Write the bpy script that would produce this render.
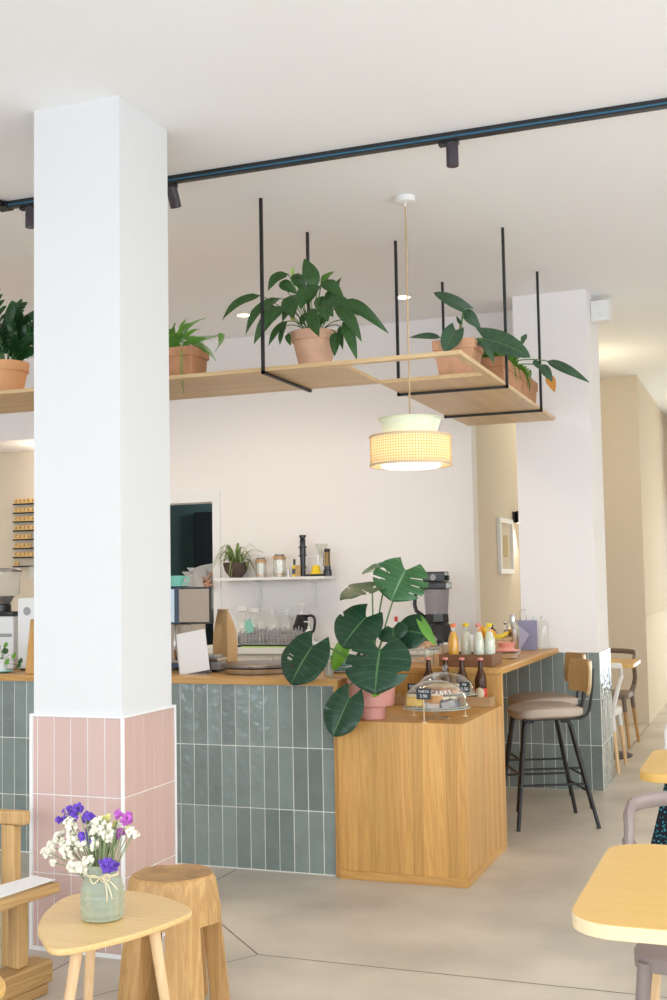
import bpy, bmesh, math, random
from mathutils import Vector, Matrix, Euler
random.seed(7)
PI = math.pi
C = bpy.context.scene.collection
for o in list(bpy.data.objects): bpy.data.objects.remove(o)

# ------------------------------------------------------------------ camera
EYE = 1.42; F = 1163.444
def _axes(yaw, pitch, roll):
    cy, sy, cp, sp = math.cos(yaw), math.sin(yaw), math.cos(pitch), math.sin(pitch)
    fwd = Vector((sy*cp, cy*cp, sp)); right = Vector((cy, -sy, 0)); up = right.cross(fwd)
    cr, sr = math.cos(roll), math.sin(roll)
    return cr*right+sr*up, -sr*right+cr*up, fwd
RX, UY, FW = _axes(math.radians(-20.58645), math.radians(3.96388), math.radians(-1.01796))
cam = bpy.data.cameras.new('camera'); camo = bpy.data.objects.new('camera', cam); C.objects.link(camo)
m3 = Matrix((RX, UY, -FW)).transposed()
camo.matrix_world = Matrix.Translation((0, 0, EYE)) @ m3.to_4x4()
cam.sensor_fit = 'VERTICAL'; cam.sensor_height = 36; cam.lens = F*36/1000; cam.clip_start = .05
bpy.context.scene.camera = camo
def at(x, y, Y):                       # where a sight line meets the plane at depth Y
    d = RX*((x-333.5)/F) + UY*(-(y-500)/F) + FW
    return Vector((0, 0, EYE)) + d*(Y/d.y)
def atz(x, y, z):
    d = RX*((x-333.5)/F) + UY*(-(y-500)/F) + FW
    return Vector((0, 0, EYE)) + d*((z-EYE)/d.z)

bpy.context.scene.cycles.transparent_max_bounces = 48
# ------------------------------------------------------------------ light
world = bpy.data.worlds.new('world'); bpy.context.scene.world = world; world.use_nodes = True
bg = world.node_tree.nodes['Background']; bg.inputs[0].default_value = (.82, .93, 1.16, 1); bg.inputs[1].default_value = 2.15  #WORLD
vs = bpy.context.scene.view_settings
vs.view_transform = 'Standard'; vs.look = 'None'; vs.exposure = 0.05; vs.gamma = 1; vs.use_curve_mapping = False
def area(name, loc, rot, sx, sy, power, col):
    l = bpy.data.lights.new(name, 'AREA'); l.shape = 'RECTANGLE'; l.size = sx; l.size_y = sy; l.energy = power; l.color = col
    o = bpy.data.objects.new(name, l); o.location = loc; o.rotation_euler = rot; C.objects.link(o); return o
def lamp(name, kind, loc, power, col, rot=(0, 0, 0), size=.05, spot=1.6):
    l = bpy.data.lights.new(name, kind); l.energy = power; l.color = col; l.shadow_soft_size = size
    if kind == 'SPOT': l.spot_size = spot; l.spot_blend = .8
    o = bpy.data.objects.new(name, l); o.location = loc; o.rotation_euler = rot; C.objects.link(o); return o
DAY = (.86, .93, 1); WARM = (1, .82, .60); SOFTW = (1, .89, .74)
LS = dict(ceil_fill=(42,), street=(245,), side=(215,), rear=(62,), work=(27,), dining=(24,), recess=(30,), corridor=(9,), front=(16,))
LC = dict(ceil_fill=(.84, .93, 1.08), street=(.95, 1, .90), side=(1, .97, .80), rear=(1, .98, .66), work=(1, .80, .55), dining=(1, .76, .48), recess=(1, .95, .76), corridor=(1, .86, .55), front=(1, .95, .8))
area('daylight_street_window', (-1.9, -2.88, 1.9), (math.radians(30), 0, 0), 9.0, 2.9, LS['street'][0], LC['street'])
area('ceiling_fill_light', (-1.9, -2.86, .75), (math.radians(118), 0, 0), 9.0, .8, LS['ceil_fill'][0], LC['ceil_fill'])  # unseen upward fill, added low at the front to brighten the ceiling
area('daylight_side_window', (3.62, 2.0, 1.9), (math.radians(34), 0, PI/2), 7.0, 2.8, LS['side'][0], LC['side'])
area('daylight_rear_door', (.85, 14.5, 1.5), (-PI/2, 0, 0), 1.3, 2.8, LS['rear'][0], LC['rear'])
for g_, pts_ in (('work', [(-3.0, 6.7), (-4.4, 6.7), (-5.6, 6.7), (-3.4, 6.9)]), ('recess', [(-6.1, 6.4)]),
                 ('dining', [(1.0, 7.0), (1.0, 9.6), (-.2, 10.6), (1.0, 12.6)]), ('front', [(-.2, 4.4), (1.6, 3.0), (-4.4, 3.2), (-.2, .6), (-4.4, .6)])):
    for x, y in pts_: lamp('ceiling_fill_spot', 'SPOT', (x, y, 3.34), LS[g_][0], LC[g_], size=.06, spot=3.0 if g_ == 'work' else 2.5)  # fill spots without fixtures, added across the ceiling

# ------------------------------------------------------------------ materials
def mat(name, col, rough=.5, metal=0., var=0., vscale=8., bump=0., bscale=40., coat=0., emis=0., ior=1.5, sub=0., stretch=(1, 1, 1)):
    m = bpy.data.materials.new(name); m.use_nodes = True; nt = m.node_tree; N = nt.nodes; L = nt.links
    p = N['Principled BSDF']; p.inputs['Base Color'].default_value = (*col, 1); p.inputs['Roughness'].default_value = rough
    p.inputs['Metallic'].default_value = metal; p.inputs['IOR'].default_value = ior
    if coat: p.inputs['Coat Weight'].default_value = coat; p.inputs['Coat Roughness'].default_value = .08
    if emis: p.inputs['Emission Color'].default_value = (*col, 1); p.inputs['Emission Strength'].default_value = emis
    if var or bump:
        tc = N.new('ShaderNodeTexCoord'); mp = N.new('ShaderNodeMapping'); mp.inputs['Scale'].default_value = stretch; L.new(tc.outputs['Object'], mp.inputs[0])
    if var:
        n = N.new('ShaderNodeTexNoise'); n.inputs['Scale'].default_value = vscale; n.inputs['Detail'].default_value = 5; L.new(mp.outputs[0], n.inputs['Vector'])
        r = N.new('ShaderNodeMapRange'); r.inputs['From Min'].default_value = .3; r.inputs['From Max'].default_value = .7
        r.inputs['To Min'].default_value = 1-var; r.inputs['To Max'].default_value = 1+var; L.new(n.outputs[0], r.inputs[0])
        h = N.new('ShaderNodeHueSaturation'); h.inputs['Color'].default_value = (*col, 1); L.new(r.outputs[0], h.inputs['Value']); L.new(h.outputs[0], p.inputs['Base Color'])
    if bump:
        n = N.new('ShaderNodeTexNoise'); n.inputs['Scale'].default_value = bscale; n.inputs['Detail'].default_value = 3; L.new(mp.outputs[0], n.inputs['Vector'])
        b = N.new('ShaderNodeBump'); b.inputs['Strength'].default_value = bump; b.inputs['Distance'].default_value = .01
        L.new(n.outputs[0], b.inputs['Height']); L.new(b.outputs[0], p.inputs['Normal'])
    return m
def wood(name, c1, c2, axis='Z', plank=.06, across='X', rough=.38, pv=.10, grain=1.0):
    """laminated timber: grain runs along axis, strips of width plank side by side along across"""
    m = bpy.data.materials.new(name); m.use_nodes = True; nt = m.node_tree; N = nt.nodes; L = nt.links; p = N['Principled BSDF']
    tc = N.new('ShaderNodeTexCoord'); sep = N.new('ShaderNodeSeparateXYZ'); L.new(tc.outputs['Object'], sep.inputs[0])
    def mth(op, a, b=None):
        n = N.new('ShaderNodeMath'); n.operation = op
        for i, v in enumerate((a, b)):
            if v is None: continue
            if isinstance(v, (int, float)): n.inputs[i].default_value = v
            else: L.new(v, n.inputs[i])
        return n.outputs[0]
    acr = mth('ADD', sep.outputs['X'], sep.outputs['Y']) if across == 'XY' else sep.outputs[across]
    idx = mth('FLOOR', mth('DIVIDE', acr, plank))
    wn = N.new('ShaderNodeTexWhiteNoise'); wn.noise_dimensions = '1D'; L.new(idx, wn.inputs['W'])
    off = N.new('ShaderNodeVectorMath'); off.operation = 'SCALE'; L.new(wn.outputs['Color'], off.inputs[0]); off.inputs['Scale'].default_value = 9
    add = N.new('ShaderNodeVectorMath'); add.operation = 'ADD'; L.new(tc.outputs['Object'], add.inputs[0]); L.new(off.outputs[0], add.inputs[1])
    mp = N.new('ShaderNodeMapping'); s = [9., 9., 9.]; s['XYZ'.index(axis)] = .38; mp.inputs['Scale'].default_value = s; L.new(add.outputs[0], mp.inputs[0])
    n = N.new('ShaderNodeTexNoise'); n.inputs['Scale'].default_value = 2.2; n.inputs['Detail'].default_value = 4; n.inputs['Distortion'].default_value = .7; L.new(mp.outputs[0], n.inputs['Vector'])
    w = mth('FRACT', mth('MULTIPLY', n.outputs[0], 7.))
    w = mth('ABSOLUTE', mth('SUBTRACT', w, .5)); w = mth('MULTIPLY', w, 2.)
    fine = N.new('ShaderNodeTexNoise'); fine.inputs['Scale'].default_value = 14; fine.inputs['Detail'].default_value = 3; L.new(mp.outputs[0], fine.inputs['Vector'])
    f = mth('ADD', mth('MULTIPLY', w, .55*grain), mth('MULTIPLY', fine.outputs[0], .45))
    mx = N.new('ShaderNodeMix'); mx.data_type = 'RGBA'; L.new(f, mx.inputs[0]); mx.inputs[6].default_value = (*c1, 1); mx.inputs[7].default_value = (*c2, 1)
    h = N.new('ShaderNodeHueSaturation'); L.new(mx.outputs[2], h.inputs['Color']); L.new(mth('ADD', mth('MULTIPLY', wn.outputs[0], 2*pv), 1-pv), h.inputs['Value'])
    L.new(h.outputs[0], p.inputs['Base Color']); p.inputs['Roughness'].default_value = rough
    return m
def glass(name, tint=(1, 1, 1), refl=1., rough=.02, body=0.):
    m = bpy.data.materials.new(name); m.use_nodes = True; nt = m.node_tree; N = nt.nodes; L = nt.links
    N.remove(N['Principled BSDF']); out = N['Material Output']
    t = N.new('ShaderNodeBsdfTransparent'); t.inputs[0].default_value = (*tint, 1)
    g = N.new('ShaderNodeBsdfGlossy'); g.inputs['Roughness'].default_value = rough
    f = N.new('ShaderNodeFresnel'); ge = N.new('ShaderNodeNewGeometry')   # same reflectance on both sides of the thin wall
    io = N.new('ShaderNodeMapRange'); L.new(ge.outputs['Backfacing'], io.inputs[0]); io.inputs['To Min'].default_value = 1.5; io.inputs['To Max'].default_value = 1/1.5; L.new(io.outputs[0], f.inputs[0])
    mu = N.new('ShaderNodeMath'); mu.operation = 'MULTIPLY'; mu.inputs[1].default_value = refl; L.new(f.outputs[0], mu.inputs[0])
    mx = N.new('ShaderNodeMixShader'); L.new(mu.outputs[0], mx.inputs[0]); L.new(t.outputs[0], mx.inputs[1]); L.new(g.outputs[0], mx.inputs[2])
    last = mx
    if body:
        d = N.new('ShaderNodeBsdfDiffuse'); d.inputs[0].default_value = (*tint, 1)
        m2 = N.new('ShaderNodeMixShader'); m2.inputs[0].default_value = body; L.new(mx.outputs[0], m2.inputs[1]); L.new(d.outputs[0], m2.inputs[2]); last = m2
    L.new(last.outputs[0], out.inputs[0]); return m
def tilemat(name, col, var, rough, bump):
    m = bpy.data.materials.new(name); m.use_nodes = True; nt = m.node_tree; N = nt.nodes; L = nt.links; p = N['Principled BSDF']
    g = N.new('ShaderNodeNewGeometry'); r = N.new('ShaderNodeMapRange'); L.new(g.outputs['Random Per Island'], r.inputs[0]); r.inputs['To Min'].default_value = 1-var; r.inputs['To Max'].default_value = 1+var
    tc = N.new('ShaderNodeTexCoord'); n = N.new('ShaderNodeTexNoise'); n.inputs['Scale'].default_value = 9; n.inputs['Detail'].default_value = 4; L.new(tc.outputs['Object'], n.inputs['Vector'])
    r2 = N.new('ShaderNodeMapRange'); L.new(n.outputs[0], r2.inputs[0]); r2.inputs['To Min'].default_value = 1-var; r2.inputs['To Max'].default_value = 1+var
    mu = N.new('ShaderNodeMath'); mu.operation = 'MULTIPLY'; L.new(r.outputs[0], mu.inputs[0]); L.new(r2.outputs[0], mu.inputs[1])
    h = N.new('ShaderNodeHueSaturation'); h.inputs['Color'].default_value = (*col, 1); L.new(mu.outputs[0], h.inputs['Value']); L.new(h.outputs[0], p.inputs['Base Color'])
    p.inputs['Roughness'].default_value = rough; p.inputs['IOR'].default_value = 1.55
    if bump:
        n2 = N.new('ShaderNodeTexNoise'); n2.inputs['Scale'].default_value = 16; n2.inputs['Detail'].default_value = 2; L.new(tc.outputs['Object'], n2.inputs['Vector'])
        b = N.new('ShaderNodeBump'); b.inputs['Strength'].default_value = bump; b.inputs['Distance'].default_value = .02; L.new(n2.outputs[0], b.inputs['Height']); L.new(b.outputs[0], p.inputs['Normal'])
    return m
def leafmat(name, col, vein, rough=.38, var=.18):
    m = bpy.data.materials.new(name); m.use_nodes = True; nt = m.node_tree; N = nt.nodes; L = nt.links; p = N['Principled BSDF']
    uv = N.new('ShaderNodeUVMap'); sep = N.new('ShaderNodeSeparateXYZ'); L.new(uv.outputs[0], sep.inputs[0])
    def mth(op, a, b=None):
        n = N.new('ShaderNodeMath'); n.operation = op
        for i, v in enumerate((a, b)):
            if v is None: continue
            if isinstance(v, (int, float)): n.inputs[i].default_value = v
            else: L.new(v, n.inputs[i])
        return n.outputs[0]
    u = mth('ABSOLUTE', mth('SUBTRACT', sep.outputs[0], .5)); v = sep.outputs[1]
    mid = mth('LESS_THAN', u, .018)
    sv = mth('LESS_THAN', mth('ABSOLUTE', mth('SUBTRACT', mth('FRACT', mth('MULTIPLY', mth('SUBTRACT', v, mth('MULTIPLY', u, .25)), 7.)), .5)), .045)
    k = mth('MAXIMUM', mid, mth('MULTIPLY', sv, .35))
    tc = N.new('ShaderNodeTexCoord'); n = N.new('ShaderNodeTexNoise'); n.inputs['Scale'].default_value = 9; L.new(tc.outputs['Object'], n.inputs['Vector'])
    h = N.new('ShaderNodeHueSaturation'); h.inputs['Color'].default_value = (*col, 1)
    r = N.new('ShaderNodeMapRange'); L.new(n.outputs[0], r.inputs[0]); r.inputs['From Min'].default_value = .3; r.inputs['From Max'].default_value = .7; r.inputs['To Min'].default_value = 1-var; r.inputs['To Max'].default_value = 1+var; L.new(r.outputs[0], h.inputs['Value'])
    mx = N.new('ShaderNodeMix'); mx.data_type = 'RGBA'; L.new(k, mx.inputs[0]); L.new(h.outputs[0], mx.inputs[6]); mx.inputs[7].default_value = (*vein, 1)
    L.new(mx.outputs[2], p.inputs['Base Color']); p.inputs['Roughness'].default_value = rough
    p.inputs['Subsurface Weight'].default_value = 0
    tr = N.new('ShaderNodeBsdfTranslucent'); L.new(mx.outputs[2], tr.inputs[0]); ms = N.new('ShaderNodeMixShader'); ms.inputs[0].default_value = .22
    L.new(p.outputs[0], ms.inputs[1]); L.new(tr.outputs[0], ms.inputs[2]); L.new(ms.outputs[0], N['Material Output'].inputs[0])
    return m
M = {}
M['wall'] = mat('white_plaster', (.87, .84, .83), .85, bump=.05, bscale=60)
M['ceil'] = mat('white_ceiling', (.90, .905, .92), .9)
M['col'] = mat('white_column_paint', (.70, .70, .70), .8)
M['beige'] = mat('beige_plaster', (.70, .61, .49), .85, bump=.04, bscale=60)
M['floor'] = mat('polished_concrete', (.56, .50, .42), .48, var=.18, vscale=1.9, bump=.03, bscale=14)
M['joint'] = mat('floor_joint', (.12, .10, .08), .9)
M['grout'] = mat('pale_grout', (.80, .79, .73), .85)
M['gtile'] = tilemat('sage_green_glaze', (.215, .26, .245), .17, .09, .34)
M['ptile'] = tilemat('pink_tile', (.60, .425, .385), .03, .16, .05)
M['trimw'] = mat('white_trim', (.84, .84, .84), .4)
PINE1, PINE2 = (.68, .39, .12), (.49, .235, .06)
M['pineZ'] = wood('pine_vertical', PINE1, PINE2, 'Z', .055, 'XY', pv=.13)
M['pineX'] = wood('pine_along_x', PINE1, PINE2, 'X', .055, 'Y')
M['pineY'] = wood('pine_along_y', PINE1, PINE2, 'Y', .055, 'X')
M['shelfX'] = wood('shelf_oak_x', (.72, .52, .28), (.58, .39, .19), 'X', .06, 'Y', pv=.07)
M['shelfY'] = wood('shelf_oak_y', (.72, .52, .28), (.58, .39, .19), 'Y', .06, 'X', pv=.07)
M['table'] = wood('honey_table_top', (.74, .46, .13), (.62, .36, .09), 'X', .5, 'Y', pv=.02, rough=.3, grain=.5)
M['tableD'] = wood('oak_side_table', (.80, .55, .25), (.66, .41, .16), 'X', .5, 'Y', pv=.02, rough=.3, grain=.8)
M['leg'] = wood('beech_leg', (.82, .58, .34), (.70, .45, .24), 'Z', .5, 'X', pv=.02)
M['legd'] = wood('oiled_leg', (.55, .33, .13), (.42, .23, .08), 'Z', .5, 'X', pv=.02)
M['stump'] = wood('teak_stump', (.66, .40, .16), (.42, .22, .07), 'Z', .11, 'XY', pv=.10, rough=.5)
M['stumptop'] = mat('teak_end_grain', (.42, .235, .09), .5, var=.35, vscale=9, bump=.2, bscale=20)
M['rustic'] = wood('rustic_timber', (.60, .38, .16), (.36, .20, .07), 'Y', .2, 'X', pv=.05, rough=.6)
M['rusticZ'] = wood('rustic_timber_upright', (.66, .42, .18), (.42, .24, .09), 'Z', .2, 'X', pv=.05, rough=.6)
M['ply'] = wood('oak_plywood', (.55, .36, .17), (.42, .26, .11), 'Z', .5, 'Y', pv=.02)
M['crate'] = wood('brown_crate', (.24, .105, .045), (.15, .06, .022), 'X', .3, 'Z', pv=.03, rough=.6)
M['crateL'] = wood('light_crate', (.50, .33, .17), (.38, .22, .10), 'X', .3, 'Z', pv=.03, rough=.6)
M['black'] = mat('black_powder_coat', (.012, .012, .014), .42)
M['blackp'] = mat('black_plastic', (.012, .012, .014), .25)
M['spot'] = mat('dark_aubergine_metal', (.045, .035, .045), .45)
M['blue'] = mat('blue_track_conductor', (.02, .14, .24), .4)
M['terra'] = mat('terracotta', (.66, .36, .215), .85, var=.12, vscale=14, bump=.08)
M['terrad'] = mat('dark_terracotta', (.50, .25, .13), .85, var=.22, vscale=12, bump=.08)
M['terraL'] = mat('pale_terracotta', (.70, .43, .29), .85, var=.10, vscale=14)
M['terral'] = mat('orange_terracotta', (.74, .38, .18), .8, var=.08, vscale=10)
M['soil'] = mat('potting_soil', (.05, .032, .02), .95, bump=.6, bscale=90)
M['pinkpot'] = mat('pink_glazed_pot', (.66, .31, .27), .42, var=.04)
M['lily'] = leafmat('peace_lily_leaf', (.040, .115, .030), (.07, .19, .05), .38)
M['lilyL'] = leafmat('young_leaf', (.13, .30, .05), (.22, .40, .10), .4)
M['yleaf'] = leafmat('yellowing_leaf', (.42, .36, .06), (.4, .4, .1), .5)
M['oleaf'] = leafmat('dried_orange_leaf', (.62, .27, .05), (.5, .3, .08), .6)
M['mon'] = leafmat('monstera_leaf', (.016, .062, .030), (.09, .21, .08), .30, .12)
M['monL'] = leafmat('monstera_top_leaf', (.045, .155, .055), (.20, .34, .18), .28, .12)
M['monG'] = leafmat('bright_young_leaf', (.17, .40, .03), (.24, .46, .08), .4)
M['monO'] = leafmat('olive_leaf_back', (.075, .125, .055), (.13, .22, .08), .45)
M['phil'] = leafmat('philodendron_leaf', (.050, .115, .060), (.14, .22, .10), .33)
M['fern'] = leafmat('fern_leaf', (.15, .37, .05), (.15, .3, .05), .5)
M['moss'] = leafmat('moss_green', (.10, .26, .02), (.2, .35, .03), .6)
M['zz'] = leafmat('zz_leaf', (.020, .075, .022), (.05, .14, .04), .28)
M['spider'] = leafmat('spider_leaf', (.19, .29, .08), (.55, .58, .32), .45)
M['stem'] = mat('green_stem', (.10, .20, .05), .45)
M['stemd'] = mat('brown_stem', (.22, .14, .06), .6)
M['white'] = mat('white_gloss', (.80, .80, .79), .3)
M['whitem'] = mat('white_matte', (.78, .77, .74), .7)
M['cream'] = mat('cream_laminate', (.70, .66, .58), .45)
M['grey'] = mat('grey_plastic', (.36, .36, .37), .5)
M['steel'] = mat('brushed_steel', (.62, .60, .57), .25, metal=1)
M['steeld'] = mat('dark_steel_lid', (.20, .17, .15), .35, metal=.8)
M['mirror'] = mat('bronze_mirror_panel', (.36, .29, .22), .35, metal=.25)
M['bluew'] = mat('pale_blue_enamel', (.62, .74, .84), .25)
M['navy'] = mat('navy_trim', (.03, .055, .10), .3)
M['mint'] = mat('mint_ceramic', (.26, .60, .50), .25)
M['teal'] = mat('teal_painted_wall', (.10, .16, .155), .7)
M['dark'] = mat('dark_panel', (.018, .022, .028), .5)
M['paper'] = mat('paper', (.80, .77, .75), .8)
M['kraft'] = mat('kraft_paper', (.58, .36, .17), .75, var=.08, vscale=6, bump=.25, bscale=12)
M['glass'] = glass('clear_glass', (.97, .98, .975), refl=1.3, body=.02)
M['pane'] = glass('window_pane', (.99, .995, .995), refl=.7)
M['rimg'] = glass('glass_rim', (.80, .86, .80), refl=2.0, body=.35)
M['glassd'] = glass('thick_glass', (.97, .98, .965), refl=1.9, body=.035)
M['frost'] = glass('frosted_glass', (.96, .97, .955), refl=1.5, body=.11, rough=.10)
M['vase'] = glass('sage_bubble_glass', (.74, .80, .66), refl=1.6, rough=.08, body=.34)
M['beer'] = glass('amber_bottle_glass', (.13, .045, .015), refl=1.4, body=.45)
M['greenb'] = glass('green_bottle_glass', (.03, .16, .06), refl=1.4, body=.4)
M['oj'] = mat('orange_juice', (.86, .42, .02), .3)
M['lemon'] = mat('cloudy_lemonade', (.72, .72, .58), .35)
M['capO'] = mat('orange_cap', (.80, .22, .08), .4)
M['capY'] = mat('yellow_cap', (.85, .60, .03), .4)
M['capR'] = mat('salmon_cap', (.66, .25, .20), .4)
M['rattan'] = None
M['mintglass'] = mat('pale_mint_lamp_glass', (.66, .76, .62), .35)
M['opal'] = mat('opal_diffuser', (.95, .92, .84), .5, emis=1.0)
M['cord'] = mat('beige_fabric_cord', (.62, .44, .24), .8)
M['bulb'] = mat('warm_lamp_disc', (1, .86, .62), .5, emis=6)
M['seat'] = mat('taupe_leatherette', (.47, .385, .31), .55, var=.05, bump=.08)
M['taupe'] = mat('taupe_plastic', (.25, .195, .18), .45)
M['taupeD'] = mat('brown_plastic', (.19, .135, .105), .45)
M['wplast'] = mat('white_plastic', (.76, .74, .73), .4)
M['lavL'] = mat('light_lavender_card', (.42, .40, .54), .7)
M['lav'] = mat('lavender_card', (.30, .29, .42), .7)
M['pinkc'] = mat('coral_ceramic', (.78, .33, .26), .35)
M['orange'] = mat('orange_peel', (.85, .34, .02), .5, bump=.15, bscale=120)
M['banana'] = mat('banana_skin', (.75, .52, .03), .5)
M['wicker'] = mat('wicker', (.55, .40, .24), .8, var=.25, vscale=60, bump=.5, bscale=90)
M['pastry'] = mat('baked_pastry', (.66, .30, .07), .5, var=.35, vscale=25, bump=.3, bscale=50)
M['sponge'] = mat('yellow_sponge_cake', (.78, .52, .12), .8, var=.12, vscale=40, bump=.4, bscale=90)
M['choc'] = mat('chocolate_cake', (.06, .03, .025), .6, bump=.5, bscale=80)
M['icing'] = mat('pale_icing', (.80, .68, .48), .5)
M['slate'] = mat('chalk_board', (.025, .03, .035), .6)
M['chalk'] = mat('chalk_white', (.75, .76, .78), .8)
M['stick'] = mat('pale_stick', (.72, .55, .36), .6)
M['red'] = mat('red_label', (.62, .05, .04), .5)
M['labelc'] = mat('cream_label', (.66, .55, .38), .5)
M['yellow'] = mat('yellow_plastic', (.85, .62, .02), .35)
M['bowl'] = mat('dark_brown_clay', (.085, .058, .042), .7)
M['cork'] = mat('light_wood_lid', (.55, .34, .16), .6)
M['skin'] = mat('skin', (.52, .28, .19), .5)
M['shirt'] = mat('pale_grey_shirt', (.52, .49, .48), .85)
M['trousers'] = mat('dark_trousers', (.03, .03, .04), .85)
M['hair'] = mat('dark_hair', (.03, .02, .015), .6)
M['petW'] = mat('cream_petals', (.84, .80, .66), .8)
M['petV'] = mat('violet_petals', (.15, .06, .48), .7)
M['petM'] = mat('magenta_petals', (.50, .12, .50), .7)
M['petY'] = mat('lemon_petals', (.75, .70, .25), .7)
M['stemp'] = mat('dry_stem', (.24, .30, .14), .7)
M['raffia'] = mat('raffia', (.72, .62, .42), .8)
M['limeg'] = mat('lime_green', (.35, .62, .10), .6)
M['mic'] = mat('warm_picture', (.55, .40, .20), .7)
M['letter'] = mat('dark_letter', (.10, .05, .02), .7)
M['tilew'] = mat('letter_tile_wood', (.80, .52, .20), .55)

# ------------------------------------------------------------------ mesh helpers
class MB:
    def __init__(s): s.v = []; s.f = []; s.uv = {}
    def add(s, vs_, fs, uvs=None):
        b = len(s.v); s.v += [tuple(v) for v in vs_]
        for f in fs: s.f.append(tuple(b+i for i in f))
        if uvs:
            for i, u in enumerate(uvs): s.uv[b+i] = u
        return s
    def box(s, a, b, rot=None, piv=None):
        x0, y0, z0 = a; x1, y1, z1 = b
        v = [Vector(p) for p in [(x0,y0,z0),(x1,y0,z0),(x1,y1,z0),(x0,y1,z0),(x0,y0,z1),(x1,y0,z1),(x1,y1,z1),(x0,y1,z1)]]
        if rot is not None:
            pv = Vector(piv) if piv else Vector(((x0+x1)/2, (y0+y1)/2, (z0+z1)/2))
            v = [rot @ (p-pv)+pv for p in v]
        return s.add(v, [(0,3,2,1),(4,5,6,7),(0,1,5,4),(1,2,6,5),(2,3,7,6),(3,0,4,7)])
    def lathe(s, prof, c=(0,0,0), n=28, cap0=True, cap1=True, sx=1, sy=1):
        vs_ = []; fs = []
        for r, z in prof:
            for i in range(n):
                a = 2*PI*i/n; vs_.append((c[0]+r*math.cos(a)*sx, c[1]+r*math.sin(a)*sy, c[2]+z))
        for j in range(len(prof)-1):
            for i in range(n): fs.append((j*n+i, j*n+(i+1)%n, (j+1)*n+(i+1)%n, (j+1)*n+i))
        if cap0 and prof[0][0] > 1e-6: fs.append(tuple(range(n-1, -1, -1)))
        if cap1 and prof[-1][0] > 1e-6: fs.append(tuple((len(prof)-1)*n+i for i in range(n)))
        return s.add(vs_, fs)
    def tube(s, pts, r, n=8, closed=False, sx=1., sy=1., up=(0,0,1)):
        pts = [Vector(p) for p in pts]; k = len(pts); rr = r if isinstance(r, (list, tuple)) else [r]*k
        vs_ = []; fs = []; prevn = None
        for j, p in enumerate(pts):
            if closed: t = pts[(j+1) % k]-pts[j-1]
            else: t = pts[min(j+1, k-1)]-pts[max(j-1, 0)]
            t.normalize()
            if prevn is None:
                a = Vector(up)
                if abs(a.dot(t)) > .95: a = Vector((1, 0, 0))
                nn = (a-t*a.dot(t)).normalized()
            else: nn = (prevn-t*prevn.dot(t)).normalized()
            prevn = nn; bb = t.cross(nn)
            for i in range(n):
                a = 2*PI*(i+.5)/n; vs_.append(p+(nn*math.cos(a)*sx+bb*math.sin(a)*sy)*rr[j])
        m = k if closed else k-1
        for j in range(m):
            for i in range(n): fs.append((j*n+i, j*n+(i+1)%n, ((j+1)%k)*n+(i+1)%n, ((j+1)%k)*n+i))
        if not closed: fs.append(tuple(range(n-1, -1, -1))); fs.append(tuple((k-1)*n+i for i in range(n)))
        return s.add(vs_, fs)
    def prism(s, pts, z0, z1):
        n = len(pts); vs_ = [(x, y, z0) for x, y in pts]+[(x, y, z1) for x, y in pts]
        fs = [tuple(range(n-1, -1, -1)), tuple(range(n, 2*n))]+[(i, (i+1)%n, n+(i+1)%n, n+i) for i in range(n)]
        return s.add(vs_, fs)
    def ball(s, c, r, n=10, m=6, sx=1, sy=1, sz=1):
        prof = [(max(1e-7, r*math.sin(PI*j/m)), -r*sz*math.cos(PI*j/m)) for j in range(m+1)]
        return s.lathe(prof, c, n, False, False, sx, sy)
    def build(s, name, m, parent=None, smooth=False, bevel=0, loc=None, recalc=True, seg=2, solid=0):
        me = bpy.data.meshes.new(name); me.from_pydata(s.v, [], s.f)
        if s.uv:
            l = me.uv_layers.new(name='UVMap')
            for lp in me.loops: l.data[lp.index].uv = s.uv.get(lp.vertex_index, (0, 0))
        if recalc:
            bm = bmesh.new(); bm.from_mesh(me); bmesh.ops.recalc_face_normals(bm, faces=bm.faces); bm.to_mesh(me); bm.free()
        me.materials.append(m if not isinstance(m, str) else M[m])
        o = bpy.data.objects.new(name, me); C.objects.link(o)
        if parent is not None: o.parent = parent
        if loc is not None: o.location = loc
        if smooth:
            for p in me.polygons: p.use_smooth = True
            if smooth == 'auto':
                for e in me.edges: pass
                me.set_sharp_from_angle(angle=math.radians(38))
        if solid:
            sm = o.modifiers.new('thickness', 'SOLIDIFY'); sm.thickness = solid; sm.offset = 0
        if bevel:
            b = o.modifiers.new('bevel', 'BEVEL'); b.width = bevel; b.segments = seg; b.limit_method = 'ANGLE'
        return o
def tag(o, label=None, cat=None, group=None, kind=None):
    if label: o['label'] = label
    if cat: o['category'] = cat
    if group: o['group'] = group
    if kind: o['kind'] = kind
    return o
def thing(name, label, cat, loc=(0, 0, 0), rz=0, group=None):
    o = bpy.data.objects.new(name, None); C.objects.link(o); o.location = loc; o.rotation_euler = (0, 0, rz); o.empty_display_size = .05
    return tag(o, label, cat, group)
lamp('store_room_fill', 'POINT', (-4.1, 9.9, 2.3), 45, DAY, size=.1)  # unseen fill, added to lift the dark room past the doorway
lamp('recess_fill', 'POINT', (-5.9, 8.75, 2.5), 10, SOFTW, size=.08)  # unseen fill, added inside the left recess to light its wall
def struct(o): o['kind'] = 'structure'; return o
def dup(root, loc, rz=0, label=None, group=None):
    r = root.copy(); C.objects.link(r); r.location = loc; r.rotation_euler = (0, 0, rz)
    if label: r['label'] = label
    if group: r['group'] = group
    for ch in list(root.children):
        c = ch.copy(); C.objects.link(c); c.parent = r
        for g in list(ch.children):
            d = g.copy(); C.objects.link(d); d.parent = c
    return r
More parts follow.
